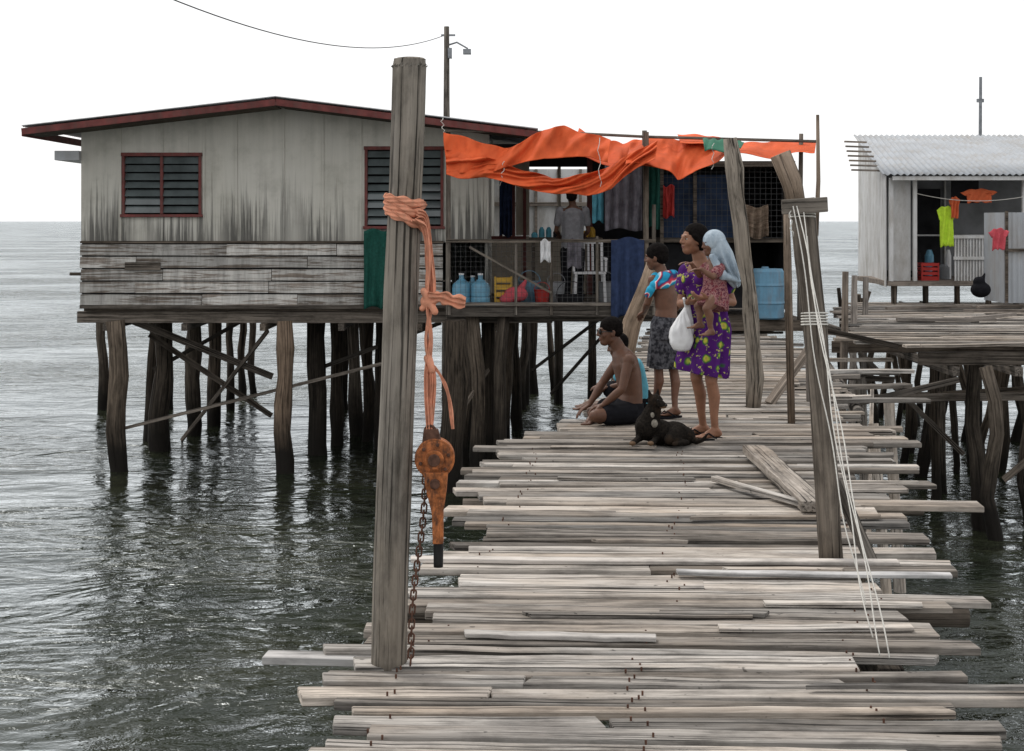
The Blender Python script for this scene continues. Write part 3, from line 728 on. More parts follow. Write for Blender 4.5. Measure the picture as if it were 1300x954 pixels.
for k in range(6): mb.pole([V(bx(570+k*50),27.1,-.5),V(bx(570+k*50),27.1,2.0)],[.09,.08],8,.2,mi=2)
nh=group('neighbouring_house',(1,27,2)); mb.build('rear_wall',['white','bracew','pile'],nh)
mb=MB()
for px,wy,r in ((578,622,.16),(604,600,.1),(618,585,.1),(640,560,.11),(632,600,.09),(655,545,.09),(678,500,.09),(598,560,.1),(665,520,.08),(700,500,.06),(590,590,.09)):
    pile(mb,px,wy,r,top=2.2,lean=random.uniform(-.15,.15))
mb.build('piles','pile',ver,smooth=True)
def cloth(name,mat,px0,px1,py0,py1,Y,fold=.03,n=5,parent=None,wedge=0,seed=0,solid=.006):
    mb=MB()
    def fn(u,v):
        p=W(px0+(px1-px0)*u+wedge*v*(u-.5),py0+(py1-py0)*v+2*math.sin(u*7+seed),Y)
        p.y+=fold*math.sin(u*n*2*math.pi+seed+v*1.2)*(0.3+.7*v)+.03*noise.noise(V(u*6,v*3,seed)); return p
    mb.sheet(fn,40,24); return mb.build(name,mat,parent,smooth=True,solid=solid)
cloth('navy_towel','navy',776,818,303,402,19.48,.045,3,seed=1)
cloth('curtain','curtain',768,815,205,292,20.4,.05,4,seed=2)
cloth('curtain','navy',634,650,226,300,22.9,.03,3,seed=3)
cloth('green_netting','green',462,492,292,391,19.86,.02,3,seed=2)
cloth('hanging_cloth','green',820,838,205,290,20.2,.03,3,seed=2)
cloth('hanging_cloth','curtain',720,738,304,340,19.9,.03,2,seed=2)
cloth('hanging_cloth','redp',842,856,236,276,20.7,.03,2,seed=6); cloth('hanging_cloth','teal',752,766,238,282,20.6,.03,2,seed=7); cloth('hanging_cloth','whitep',686,699,305,332,19.5,.02,2,seed=8)
def bucket(px,Y,mat,r=.14,h=.26):
    m=MB(); x=hx(px,Y); z0=vz(390)+.003
    m.pole([V(x,Y,z0),V(x,Y,z0+h*.5),V(x,Y,z0+h),V(x,Y,z0+h+.015)],[r*.78,r*.9,r,r*1.06],20,0); m.ring(V(x,Y-.02,z0+h+.01),(0,1,0),(0,0,1),r*.98,.005,24)
    m.build('bucket',mat)
bucket(688,20.1,'redp',.11,.2); bucket(706,20.3,'greyint',.13,.3); bucket(724,20.05,'dark',.2,.13); bucket(672,20.5,'barrel',.16,.3); bucket(768,20.9,'greyint',.15,.28)
stg=group('mesh_fronted_hut',(2.8,20.5,2.3)); YS=20.8
sx=lambda px:hx(px,YS); sz=lambda py:hz(py,YS)
mb=MB()
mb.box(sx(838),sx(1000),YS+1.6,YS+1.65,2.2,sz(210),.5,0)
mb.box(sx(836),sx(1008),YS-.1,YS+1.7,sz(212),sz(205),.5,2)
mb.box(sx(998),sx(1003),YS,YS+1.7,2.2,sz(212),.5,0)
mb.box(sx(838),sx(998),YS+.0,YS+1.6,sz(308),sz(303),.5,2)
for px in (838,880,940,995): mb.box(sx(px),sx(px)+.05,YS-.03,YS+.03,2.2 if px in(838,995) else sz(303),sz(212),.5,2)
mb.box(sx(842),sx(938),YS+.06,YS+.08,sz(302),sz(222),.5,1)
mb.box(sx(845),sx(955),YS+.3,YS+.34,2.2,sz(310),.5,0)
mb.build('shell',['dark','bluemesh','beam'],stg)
mb=MB(); xx=sx(840)
while xx<sx(995): mb.beam((xx,YS-.01,sz(303)),(xx,YS-.01,sz(214)),.005,.005); xx+=.08
zq=sz(302)
while zq<sz(214): mb.beam((sx(838),YS-.008,zq),(sx(998),YS-.008,zq),.005,.005); zq+=.08
mb.build('wire_mesh','wire',stg)
mb=MB(); mb.box(sx(838),sx(1010),19.9,23.5,1.95,2.1,.4); mb.build('floor','beam',stg)
cloth('draped_cloth','log',944,975,262,302,20.6,.05,3,seed=4)
bc=hx(975,20); mb=MB()
zz0=2.12; prof=[(0,.2),(.02,.22),(.2,.225),(.22,.235),(.25,.225),(.45,.225),(.47,.235),(.5,.225),(.66,.22),(.7,.2)]
mb.pole([V(bc,20,zz0+z) for z,r in prof],[r for z,r in prof],28,.0); mb.pole([V(bc-.05,19.95,zz0+.69),V(bc-.05,19.95,zz0+.73)],[.05,.05],12,0,sub=1)
mb.build('plastic_barrel','barrel',smooth=False)
def jug(px,py,Y,mat='bluejug',k=1):
    b=W(px,py,Y); b.z=vz(390)+.003
    pr=[(0,.12),(.01,.135),(.1,.135),(.12,.128),(.14,.135),(.24,.135),(.3,.12),(.35,.06),(.37,.035),(.43,.035)]
    m=MB(); m.pole([b+V(0,0,z*k) for z,r in pr],[r*k for z,r in pr],22,.0); m.pole([b+V(0,0,.425*k),b+V(0,0,.45*k)],[.04*k,.038*k],14,0,sub=1,mi=1)
    m.build('water_jug',[mat,'whitep'],smooth=False)
jug(586,385,19.95); jug(610,385,19.9); jug(600,385,20.25,k=.9)
def crate(name,px0,px1,py0,Y,mat,z0,dpt=.3):
    m=MB(); a=hx(px0,Y);b=hx(px1,Y); zt=hz(py0,Y)
    m.box(a,b,Y,Y+dpt,z0,z0+.02)
    n=4; hh=(zt-z0)/n
    for i in range(n):
        z=z0+hh*i+.02
        for yy in (Y,Y+dpt-.015): m.box(a,b,yy,yy+.015,z,z+hh*.65)
        for xx in (a,b-.015): m.box(xx,xx+.015,Y+.016,Y+dpt-.016,z,z+hh*.65)
    for xx in (a-.004,b-.02):
        for yy in (Y-.004,Y+dpt-.02): m.box(xx,xx+.024,yy,yy+.024,z0,zt)
    return m.build(name,mat)
crate('yellow_crate',628,650,352,19.95,'yellow',vz(390)+.002)
blob('striped_sack',[E(W(655,374,19.95),(.17,.12,.11)),E(W(643,380,19.9),(.1,.1,.07)),C(W(662,366,19.95),.05,W(668,356,19.95),.02)],'pinkc',None,.012,3)
def chair(px,Y,z0):
    m=MB(); x=hx(px,Y)
    for dx,dy in((-.2,-.2),(.2,-.2),(-.2,.2),(.2,.2)): m.beam((x+dx*1.1,Y+dy*1.1,z0),(x+dx,Y+dy,z0+.42),.04,.04)
    m.box(x-.23,x+.23,Y-.23,Y+.23,z0+.42,z0+.45)
    for dx in(-.2,.2): m.beam((x+dx,Y+.22,z0+.45),(x+dx,Y+.3,z0+.88),.04,.04); m.beam((x+dx*1.15,Y-.2,z0+.64),(x+dx*1.15,Y+.22,z0+.64),.05,.03); m.beam((x+dx*1.15,Y-.18,z0+.45),(x+dx*1.15,Y-.18,z0+.63),.035,.03)
    for k in range(5): m.beam((x-.13+k*.065,Y+.225,z0+.46),(x-.13+k*.065,Y+.3,z0+.86),.035,.015)
    m.beam((x-.22,Y+.3,z0+.88),(x+.22,Y+.3,z0+.88),.04,.06)
    m.build('plastic_chair','whitep',bevel=.004)
chair(748,20.6,vz(390))
m=MB(); a=hx(672,21.3); b=hx(765,21.3); zt=hz(302,21.3)
m.box(a,b,21.3,21.9,zt-.04,zt,.5)
for x in(a+.04,b-.08):
    for yy in(21.35,21.8): m.box(x,x+.05,yy,yy+.05,vz(390),zt-.04,.5)
m.build('market_table','beam')
g=group('table_goods',(hx(700,21.5),21.5,zt))
for i in range(9):
    x=a+.08+i*.11; r=random.uniform(.035,.055)
    mm=MB(); hh=random.uniform(.07,.17); mm.pole([V(x,21.45+.1*(i%3),zt+.002),V(x,21.45+.1*(i%3),zt+hh*.7),V(x,21.45+.1*(i%3),zt+hh)],[r,r,r*.4],12,0)
    mm.build('bottle',random.choice(['whitep','greyint','yellow','dark','teal']),g)

# ================================================================ TARPAULIN
tg=group('orange_tarpaulin',(1.4,19.8,4.5))
def tsheet(top,bot,Yt,Yb,name,mat='tarp',seed=0,amp=.05,n=160,mv=30,sag=.0,dg=1.0,hang=0):
    mb=MB(); x0,x1=top[0][0],top[-1][0]
    def fn(u,v):
        px=x0+(x1-x0)*u; a=W(px,interp(top,px)+1.2*math.sin(u*31+seed),Yt); b=W(px+6*math.sin(u*9+seed),interp(bot,px)+1.8*math.sin(u*19+seed*2),Yb)
        p=a.lerp(b,v); X=u*(x1-x0)/60
        w=noise.noise(V(X*1.6+v*dg,v*.6,seed))+.45*noise.noise(V(X*4+v*dg*2.2,v*.8,seed*2))+.12*noise.noise(V(X*9+v*2,v*3,seed*3))
        p.y+=amp*w*2.4; p.z+=amp*.4*noise.noise(V(X*1.2,v*2,seed+5))-sag*math.sin(math.pi*v); p.x+=amp*.3*w
        return p
    mb.sheet(fn,n,mv); return mb.build(name,mat,tg,smooth=True,solid=.004)
tsheet([(563,167),(600,178),(640,187),(662,182),(690,166),(716,160),(745,167),(775,178)],[(563,221),(600,222),(630,219),(655,212),(690,201),(745,198),(775,206)],19.22,18.95,'left_canopy',seed=1,amp=.1)
tsheet([(735,164),(765,175),(790,182),(822,175),(850,176)],[(735,196),(775,212),(800,218),(822,212),(850,212)],20.1,19.15,'rear_canopy',seed=11,amp=.1,n=90)
tsheet([(566,190),(620,200),(660,214),(700,227),(750,221),(790,202),(822,184),(835,178)],[(566,222),(620,226),(660,237),(700,247),(740,248),(780,240),(815,215),(835,202)],19.05,18.85,'sagging_swag',seed=3,amp=.1,dg=3)
tsheet([(800,182),(822,174),(870,176),(905,178),(922,180)],[(800,210),(822,209),(860,227),(885,220),(910,204),(922,192)],19.9,18.95,'middle_canopy',seed=5,amp=.11,n=90)
tsheet([(860,170),(905,172),(930,182),(980,180),(1036,179)],[(860,180),(905,188),(930,194),(980,201),(1000,196),(1036,192)],20.3,19.5,'right_canopy',seed=7,amp=.05)
tsheet([(892,176),(925,178),(945,180)],[(892,190),(925,192),(945,190)],19.3,18.9,'green_patch','tarpg',seed=9,amp=.02,n=20,mv=6)
mb=MB()
mb.pole([W(563,166,19.35),W(700,168,19.5),W(822,174,19.7),W(1040,180,19.7)],[.02]*4,8,.1); mb.pole([V(*W(1015,180,20).xy,1.95),W(1017,170,20)],[.035,.03],8,.1)
mb.pole([V(*W(822,180,19.7).xy,2.25),W(818,166,19.7)],[.04,.035],8,.1); mb.build('ridge_poles','darkpole',tg,smooth=True)
mb=MB()
for k,(a,b) in enumerate((((563,168),(561,150)),((760,175),(762,240)),((905,182),(905,215)),((640,205),(636,236)))): ropecurve(mb,W(*a,18.95),W(*b,18.95),0,.005,8,.02,seed=k)
mb.build('guy_strings','rope',tg)

# ================================================================ UTILITY POLE & wires
up=group('utility_pole',tuple(W(568,160,30)))
mb=MB(); top=W(567,34,30); mb.pole([V(top.x,30,-.5),top],[.11,.055],12,.03,tint=.3,sub=10); mb.build('pole','darkpole',up,smooth=True)
mb=MB(); mb.pole([W(567,58,30),W(580,54,30),W(594,62,30)],[.02,.02,.016],8,0); mb.box(hx(588,30),hx(598,30),29.9,30.1,hz(69,30),hz(63,30)); mb.beam(W(560,45,30),W(578,45,30),.03,.04)
mb.box(hx(569,30),hx(574,30),29.85,29.98,hz(75,30),hz(62,30)); mb.build('lamp_arm','steel',up)
mb=MB(); ropecurve(mb,W(562,46,30),W(150,-30,14),.45,.008,30,0); mb.build('power_cable','black',up)
an=group('antenna_mast',tuple(W(1245,180,32)))
mb=MB(); mb.pole([V(hx(1244,32),32,4.0),W(1245,98,32)],[.045,.035],8,0); mb.beam(W(1240,128,32),W(1249,128,32),.04,.08)
mb.build('mast','steel',an)

# ================================================================ RIGHT PLATFORM
pf=group('wooden_platform',(7,19,2.1))
PL=[(15.7,4.9),(16.4,4.1),(17.2,4.0),(18,4.5),(20,4.9),(24,5.6)]
mb=MB(); y=15.75
while y<23.9:
    w=random.choice((.09,.12,.15)); l=interp(PL,y)+random.uniform(-.35,.45)
    x=l
    while x<11:
        x2=x+random.uniform(1.2,3.5); sk=random.uniform(-.08,.08)
        if random.random()<.88: mb.beam((x,y-sk,2.1+random.uniform(-.02,.02)),(x2,y+sk,2.1+random.uniform(-.02,.03)),w,.03,n=5,jit=.01,tint=random.random(),bow=random.uniform(-.03,.03))
        x=x2+.01
    y+=w+random.choice((.01,.03,.07,.1))
mb.build('deck_planks','plank',pf)
mb=MB()
for y0,dz in ((15.85,0),(17.4,0),(19.4,0),(21.4,0),(23.4,0)): mb.beam((interp(PL,y0)-.2,y0,1.96+dz),(11,y0,1.97+dz),.09,.14,n=9,jit=.016)
for x in (4.9,5.6,6.5,7.6,8.8): mb.beam((x,15.7,1.83),(x,24,1.84),.08,.1,n=4,jit=.01)
mb.beam((4.3,16.4,1.45),(11,16.2,1.55),.05,.09,n=5,jit=.01); mb.beam((4.6,18.4,1.2),(9,17.2,1.6),.05,.08,n=5,jit=.01); mb.beam((5.5,15.9,.6),(7.2,16.1,1.9),.04,.07,n=3,jit=.006)
mb.beam((4.2,17.2,1.9),(5.4,17.0,.7),.04,.06,n=3,jit=.006); mb.beam((3.7,15.2,1.55),(4.9,15.6,1.75),.05,.06,n=3,jit=.006)
mb.beam(W(1060,478,15.5),W(1135,482,15.5),.05,.06,n=3,jit=.005); mb.beam(W(1050,420,16.4),W(1140,440,16.2),.07,.06,n=3,jit=.005)
mb.build('bearers','beam',pf)
mb=MB()
for px,wy,r in ((1150,575,.07),(1174,605,.1),(1200,628,.06),(1187,560,.07),(1240,672,.1),(1266,686,.085),(1288,560,.09),(1125,530,.06),(1080,500,.06),(1097,490,.05),(1224,560,.07),(1160,540,.08),(1135,545,.05),(1068,480,.05),(1210,600,.05),(1252,610,.06),(1310,660,.1),(1300,590,.07),
   (1142,520,.05),(1170,520,.06),(1195,530,.05),(1212,540,.06),(1245,550,.07),(1262,540,.06),(1278,600,.07),(1110,510,.05),(1232,590,.06),(1155,600,.06),(1108,560,.05),(1088,540,.05),(1183,640,.06)):
    pile(mb,px,wy,r*.9,top=2.0 if r<.07 else 1.9,lean=random.uniform(-.35,.35),ck=.1)
mb.build('piles','pile',pf,smooth=True)
mb=MB()
for px,Y,t0 in ((1068,17,345),(1080,19,350),(1095,21,352)): mb.pole([V(hx(px,Y),Y,0),V(hx(px,Y)+.05,Y,hz(t0,Y))],[.05,.04],8,.2)
for i in range(12):
    x=5.2+i*.5; Y=18+random.random()*4.5; mb.beam((x,Y,2.16),(x+random.uniform(.8,1.8),Y+random.uniform(-1,1),2.17),.08,.04,n=3,jit=.006)
mb.build('loose_timbers','bracew',pf)
ft=group('footbridge',(3.9,17,1.9)); mb=MB()
for Y,x1,w in ((12.9,3.75,.12),(13.06,3.3,.08),(13.9,3.9,.14),(14.7,3.6,.1),(15.35,4.3,.13),(15.52,4.2,.1),(16.6,4.4,.12)):
    mb.beam((2.8,Y,1.86),(x1,Y+random.uniform(-.2,.1),1.86+random.uniform(-.03,.04)),w,.035,n=4,jit=.01,bow=random.uniform(-.03,.03))
mb.pole([(3.1,12.7,1.78),(3.9,18,1.8)],[.05,.05]); mb.pole([(3.7,13.4,-.8),(3.55,13.4,1.8)],[.06,.05]); mb.pole([(3.9,15.5,-.8),(3.8,15.5,1.8)],[.06,.05]); mb.pole([(3.3,12.2,-.8),(3.2,12.6,1.7)],[.05,.045]); mb.beam((3.1,12.4,.4),(3.9,15.4,1.7),.04,.07)
mb.build('planks','plank',ft)

# ================================================================ SHED
sh=group('corrugated_shed',(8,25,2.5))
A=V(6.18,23.5,0); B=V(6.78,27.8,0); zf=hz(357,23.5); ze=hz(224,23.5)
mb=MB()
def fn(u,v):
    p=A.lerp(B,u); zt=ze+(5.1-ze)*u*.93; p.z=zf-.1+(zt-zf+.1)*v; p.x+=.01*math.sin(u*2*math.pi*28); return p
mb.sheet(fn,28*6,2,mi=0)
mb.build('side_wall','white',sh,solid=.01)
mb=MB()
def fn(u,v):
    xa=6.02+(11.6-6.02)*u; xb=6.72+(12.2-6.72)*u; p=V(xa,23.1,hz(222,23.1)).lerp(V(xb,28,hz(172,28)),v); p.z+=.016*math.sin(u*2*math.pi*52); return p
mb.sheet(fn,52*6,3); mb.build('roof_sheets','corr',sh,solid=.004,smooth=True)
mb=MB()
ys=25.6
mb.box(6.5,11.5,ys,ys+.05,zf,4.6,.5,0)
mb.box(6.2,11.6,23.4,25.6,zf-.08,zf,.5,2)
mb.box(6.2,11.6,23.15,23.2,hz(229,23.15),hz(224,23.15),.5,1)
for px in (1128,1158,1296): x=hx(px,23.5); mb.box(x,x+.06,23.42,23.48,zf,hz(226,23.45),.5,1)
mb.box(hx(1128,23.6),hx(1156,23.6),23.6,23.64,zf,hz(228,23.6),.5,1)
mb.box(hx(1215,24),hx(1250,24),24.3,24.33,hz(258,24),hz(228,24),.5,3)
mb.box(hx(1165,25.5),hx(1195,25.5),25.55,25.59,zf,hz(240,25.5),.5,3)
mb.box(hx(1200,25.5),hx(1202,25.5),25.54,25.59,zf,4.5,.5,1); mb.box(hx(1160,25.5),hx(1300,25.5),25.5,25.59,hz(300,25.5),hz(298,25.5),.5,1)
mb.build('porch_frame',['greyint','white','bracew','dark'],sh)
mb=MB()
for px in (1135,1175,1215,1255,1290): mb.pole([V(hx(px,23.5),23.5,2.0),V(hx(px,23.5),23.5,zf-.08)],[.05,.05],8,.1)
mb.build('stumps','pile',sh)
mb=MB()
for i in range(10): x=hx(1212,23.6)+i*.05; mb.box(x,x+.03,23.6,23.62,zf,hz(303,23.6),.5)
mb.box(hx(1210,23.6),hx(1252,23.6),23.57,23.598,hz(303,23.6),hz(299,23.6),.5); mb.box(hx(1210,23.6),hx(1252,23.6),23.57,23.598,hz(330,23.6),hz(326,23.6),.5)
mb.build('picket_rail','white',sh)
mb=MB()
for i in range(7): mb.beam(W(1072+i*1.5,180+i*6,25-i*.2),W(1100+i*3,181+i*6,25-i*.2),.05,.03)
mb.build('eave_battens','bracew',sh)
mb=MB(); cx0=hx(1275,21.6)
def fn(u,v): return V(cx0+u*1.6,21.6+.01*math.sin(u*2*math.pi*20),hz(385,21.6)+v*(hz(270,21.6)-hz(385,21.6)))
mb.sheet(fn,160,2); 
def fn(u,v): return V(cx0+.008*math.sin(u*2*math.pi*10),21.61+u*.9,hz(385,21.6)+v*(hz(270,21.6)-hz(385,21.6)))
mb.sheet(fn,60,2); mb.build('iron_cabinet','corr',solid=.006)
mb=MB()
for q in (cx0,cx0+.5): mb.box(q,q+.04,21.54,21.57,hz(385,21.5),hz(268,21.5),.5)
mb.box(cx0,cx0+1,21.55,21.58,hz(320,21.5),hz(316,21.5),.5)
mb.build('timber_frame','beam')
def shirt(px,py,Y,w,h,mat,seed=0):
    mb=MB(); c=W(px,py,Y)
    def fn(u,v):
        s=2*u-1; ww=w*(1.0 if v>.3 else 1+.55*(1-v/.3)); x=s*ww/2; z=-v*h-abs(s)**2*.06*(1 if v<.3 else .3)
        return c+V(x,.02*math.sin(s*7+v*4+seed),z+.01*math.sin(s*9))
    mb.sheet(fn,24,16); return mb.build('hanging_shirt',mat,smooth=True,solid=.006)
shirt(1202,262,23.55,.22,.66,'neon'); shirt(1212,250,23.5,.12,.35,'orangec',2); shirt(1268,290,21.5,.2,.32,'pinkc',3); shirt(1243,240,23.5,.4,.22,'orangec',1)
mb=MB(); ropecurve(mb,W(1160,245,23.5),W(1300,250,23.3),.1,.006,12,0); mb.build('clothesline','rope')
crate('red_crate',1170,1192,334,23.6,'redp',zf+.002); crate('bottle_crate',1132,1160,345,23.8,'dark',zf+.05)
g=group('porch_clutter',(hx(1180,23.6),23.6,zf))
for px,w,h,m in ((1166,.12,.45,'dark'),(1180,.15,.5,'bluejug'),(1198,.2,.25,'greyint'),(1204,.1,.5,'whitep'),(1145,.2,.15,'redp')):
    mm=MB(); x=hx(px,24.3); mm.pole([V(x,24.3,zf),V(x,24.3,zf+h*.8),V(x,24.3,zf+h)],[w/2,w/2,w/4],14,.05); mm.build('container',m,g)
blob('laundry_bag',[E(W(1245,368,21.3),(.15,.14,.12)),E(W(1243,358,21.3),(.09,.09,.08)),C(W(1247,356,21.3),.04,W(1250,348,21.3),.015)],'blackc',None,.012,3)

# ================================================================ PEOPLE
def thong(an,d,parent,mat='blackc'):
    d=Vector(d);d.z=0;d.normalize(); sd=d.cross(V(0,0,1)); m=MB(); b=V(an.x,an.y,DZ)
    n=20; vs=[]
    for zz in (.004,.02):
        for i in range(n):
            a=2*math.pi*i/n; f=math.cos(a); vs.append(b+d*(.06+f*.125)+sd*math.sin(a)*(.043+.012*f)+V(0,0,zz))
    m.add(vs,[tuple(range(n)),tuple(range(2*n-1,n-1,-1))]+[(i,(i+1)%n,n+(i+1)%n,n+i) for i in range(n)],[v.copy() for v in vs],.5)
    k=b+d*.135+V(0,0,.032)
    for s in(-1,1): m.pole([k,b+d*.08+sd*s*.03+V(0,0,.06),b+d*.02+sd*s*.044+V(0,0,.02)],[.005,.006,.005],6,0)
    m.build('flip_flop',mat,parent)
# ---- WOMAN
Y0=10.4
def J(px,py,dy=0): return W(px,py,Y0+dy)
wg=group('woman',(J(898,558).x,Y0,DZ))
fwd=V(-.75,-.66,0).normalized(); rgt=V(-.66,.75,0).normalized()
j=dict(pelvis=J(898,418),waist=J(896,388),chest=J(893,355),neck=J(889,330,-.01),
 shR=J(872,345,.09),elR=J(864,386,.06),wrR=J(873,384,-.14),shL=J(914,345,-.1),elL=J(930,384,-.14),wrL=J(900,381,-.33),
 hipR=J(889,420,.05),knR=J(884,480,.02),anR=J(893,541,.12),hipL=J(905,420,-.05),knL=J(903,484,-.09),anL=J(908,548,-.06),back=-fwd)
j['anR'].z=DZ+.075; j['anL'].z=DZ+.075
hw=V(-.93,-.36,.03)
hd,hg=headp(J(880,305,-.03),hw,V(.0,0,1),.98)
pr=torso(j,rgt,.98,True)+limbs(j,.9)+[C(j['neck']-V(0,0,.03),.05,J(884,313,0),.045)]+hd
pr+=foot(j['anR'],V(-1,-.25,0),.92)+foot(j['anL'],V(-.9,-.5,0),.95)
pr+=hand(j['wrR'],V(.7,-.7,.05),V(.2,.6,.9),.9,.35,1)+hand(j['wrL'],V(-1,-.05,.1),V(0,.6,.8),.9,.35,-1)
blob('body',pr,'skinw',wg,.0055,3)
eyes(hg,wg,hw,1,1)
blob('hair',[E(hg(0,-.024,.044),(.084,.094,.086),hw),E(hg(0,-.05,.0),(.078,.062,.085),hw),E(hg(0,-.115,.0),(.045,.042,.048)),C(hg(.066,.02,.03),.02,hg(.072,-.03,-.03),.018),C(hg(-.066,.02,.03),.02,hg(-.072,-.03,-.03),.018),C(hg(0,-.06,-.03),.05,hg(0,-.09,-.01),.04)],'hair',wg,.005,2)
dr=[('l',[(j['neck']+V(0,0,-.035),.075,.065),(j['chest']+(j['neck']-j['chest'])*.45,.15,.1),(j['chest'],.163,.118),(j['waist'],.15,.115),(j['pelvis'],.182,.14),(J(895,440),.19,.145),(J(891,468),.205,.155),(J(890,474),.2,.15)],rgt,(.19,9)),
    C(j['shR'],.064,j['shR'].lerp(j['elR'],.5),.066),C(j['shL'],.064,j['shL'].lerp(j['elL'],.5),.068),E(j['chest']+fwd*.07+rgt*.06,(.07,.06,.06)),E(j['chest']+fwd*.07-rgt*.06,(.07,.06,.06))]
blob('dress',dr,'dress',wg,.006,2)
thong(j['anR'],V(-1,-.25,0),wg); thong(j['anL'],V(-.9,-.5,0),wg)
bg=group('plastic_bag',tuple(J(866,418,-.1)))
mb=MB(); bc=J(866,425,-.1)
prof=[(-.12,.03),(-.11,.06),(-.08,.08),(-.03,.09),(.04,.083),(.1,.062),(.15,.04),(.19,.022),(.22,.015)]
PP=[];RR_=[]
for q in range(33):
    z=-.12+.34*q/32; PP.append(bc+V((z if z>0 else 0)*.18,0,z)); RR_.append(interp(prof,z))
o=len(mb.v); mb.pole(PP,RR_,48,.0,fl=.75)
for i in range(o,len(mb.v)):   # gathered creases running up to the tie, lumps below
    p=mb.v[i]; rel=p-bc; an=math.atan2(rel.y,rel.x); zz=rel.z
    m_=1+.10*math.sin(an*9+zz*14)*max(0,min(1,(zz+.05)/.15))+.16*noise.noise(V(math.cos(an)*1.6,math.sin(an)*1.6,zz*14))+.05*noise.noise(V(math.cos(an)*5,math.sin(an)*5,zz*40))
    mb.v[i]=bc+V(rel.x*m_,rel.y*m_,zz)
mb.pole([bc+V(.03,0,.2),j['wrR']+V(-.03,-.02,.03)],[.012,.01],8,.1); mb.pole([bc+V(.03,0,.2),j['wrR']+V(.03,.02,.03)],[.012,.01],8,.1)
mb.build('bag','whitep',bg,smooth=True)
# ---- TODDLER
tg2=group('toddler',tuple(J(905,370,-.25)))
tf=V(-.9,-.43,0).normalized(); tr=V(-.43,.9,0).normalized()
tj=dict(pelvis=J(906,378,-.26),waist=J(907,364,-.25),chest=J(907,348,-.24),neck=J(905,331,-.23),
 shR=J(897,340,-.17),elR=J(888,350,-.2),wrR=J(878,335,-.26),shL=J(914,341,-.32),elL=J(905,352,-.4),wrL=J(890,342,-.4),
 hipR=J(901,377,-.2),knR=J(886,389,-.22),anR=J(889,411,-.24),hipL=J(908,380,-.33),knL=J(897,392,-.4),anL=J(903,420,-.39),back=-tf)
hd,tg_=headp(J(904,311,-.25),V(-.93,-.36,-.05),V(0,0,1),.75)
pr=torso(tj,tr,.62)+limbs(tj,.62)+hd+[C(tj['neck'],.03,J(905,318,-.25),.03)]+foot(tj['anR'],V(-.8,-.5,0),.62)+foot(tj['anL'],V(-.7,-.6,0),.62)
pr+=hand(tj['wrR'],V(-1,0,.2),V(0,0,-1),.62,.3,1)+hand(tj['wrL'],V(-1,0,0),V(0,0,-1),.62,.3,-1)
blob('body',pr,'skinb',tg2,.0045,2); eyes(tg_,tg2,V(-.93,-.36,0),1,.75)
blob('frock',[('l',[(tj['neck']-V(0,0,.02),.05,.045),(tj['chest'],.095,.075),(tj['waist'],.095,.08),(tj['pelvis'],.115,.1),(J(903,391,-.28),.125,.105)],tr,(.12,7)),C(tj['shR'],.04,tj['shR'].lerp(tj['elR'],.5),.04),C(tj['shL'],.04,tj['shL'].lerp(tj['elL'],.5),.042)],'frock',tg2,.005,2)
s3=V(-.36,.93,0).normalized()
blob('scarf',[E(J(907,306,-.25),(.077,.085,.083),V(-.93,-.36,0)),E(J(911,316,-.25),(.075,.07,.09)),
  ('l',[(J(910,306,-.25),.075,.06),(J(916,325,-.25),.09,.075),(J(922,340,-.24),.09,.06),(J(929,352,-.22),.07,.04),(J(935,364,-.2),.035,.02)],s3,(.4,7)),
  C(J(900,324,-.18),.024,J(916,345,-.16),.04),C(J(904,326,-.32),.022,J(918,350,-.33),.035),C(J(918,350,-.33),.03,J(938,357,-.26),.015)],'scarf',tg2,.0045,1)

# ---- BOY
Y0=11.55
by=group('boy',(J(845,530).x,Y0,DZ))
fwd=V(-.75,.66,0).normalized(); rgt=V(.66,.75,0).normalized()
j=dict(pelvis=J(845,412),waist=J(846,393),chest=J(844,366),neck=J(840,345),
 shL=J(829,356,-.07),elL=J(822,385,-.05),wrL=J(818,396,.15),shR=J(857,357,.08),elR=J(861,388,.12),wrR=J(848,402,.22),
 hipL=J(839,416,-.04),knL=J(836,468,.0),anL=J(832,520,.02),hipR=J(852,416,.05),knR=J(855,470,.03),anR=J(857,523,-.05),back=-fwd)
j['anL'].z=DZ+.07;j['anR'].z=DZ+.07
hf=V(-.9,.35,-.12)
hd,hg=headp(J(833,327,.0),hf,V(-.1,0,1),.93)
pr=torso(j,rgt,.84)+limbs(j,.8)+[C(j['neck']-V(0,0,.03),.042,J(836,335),.042)]+hd+foot(j['anL'],V(-.9,.3,0),.85)+foot(j['anR'],V(-.8,-.3,0),.85)
pr+=hand(j['wrL'],V(-.3,.8,-.3),V(.2,0,-1),.85,.4,1)+hand(j['wrR'],V(-.6,.6,0),V(0,0,-1),.85,.4,1)
blob('body',pr,'skinb',by,.0055,3); eyes(hg,by,hf,1,.93)
blob('hair',[E(hg(0,-.018,.042),(.08,.094,.081),hf),E(hg(0,-.05,.0),(.073,.06,.062),hf),C(hg(.064,.02,.03),.016,hg(.068,.0,.0),.012),C(hg(-.064,.02,.03),.016,hg(-.068,.0,.0),.012)],'hair',by,.005,2)
blob('shorts',[('l',[(j['waist']-V(0,0,.06),.118,.095),(j['pelvis'],.14,.115),(j['pelvis']-V(0,0,.08),.145,.115),(j['pelvis']-V(0,0,.12),.14,.11)],rgt,None),
   ('l',[(j['hipL'],.08,.08),(j['hipL'].lerp(j['knL'],.5),.09,.09),(j['knL']+V(0,0,.01),.092,.09)],rgt,(.14,6)),('l',[(j['hipR'],.08,.08),(j['hipR'].lerp(j['knR'],.5),.09,.09),(j['knR']+V(0,0,.01),.092,.09)],rgt,(.14,6))],'shorts',by,.006,2)
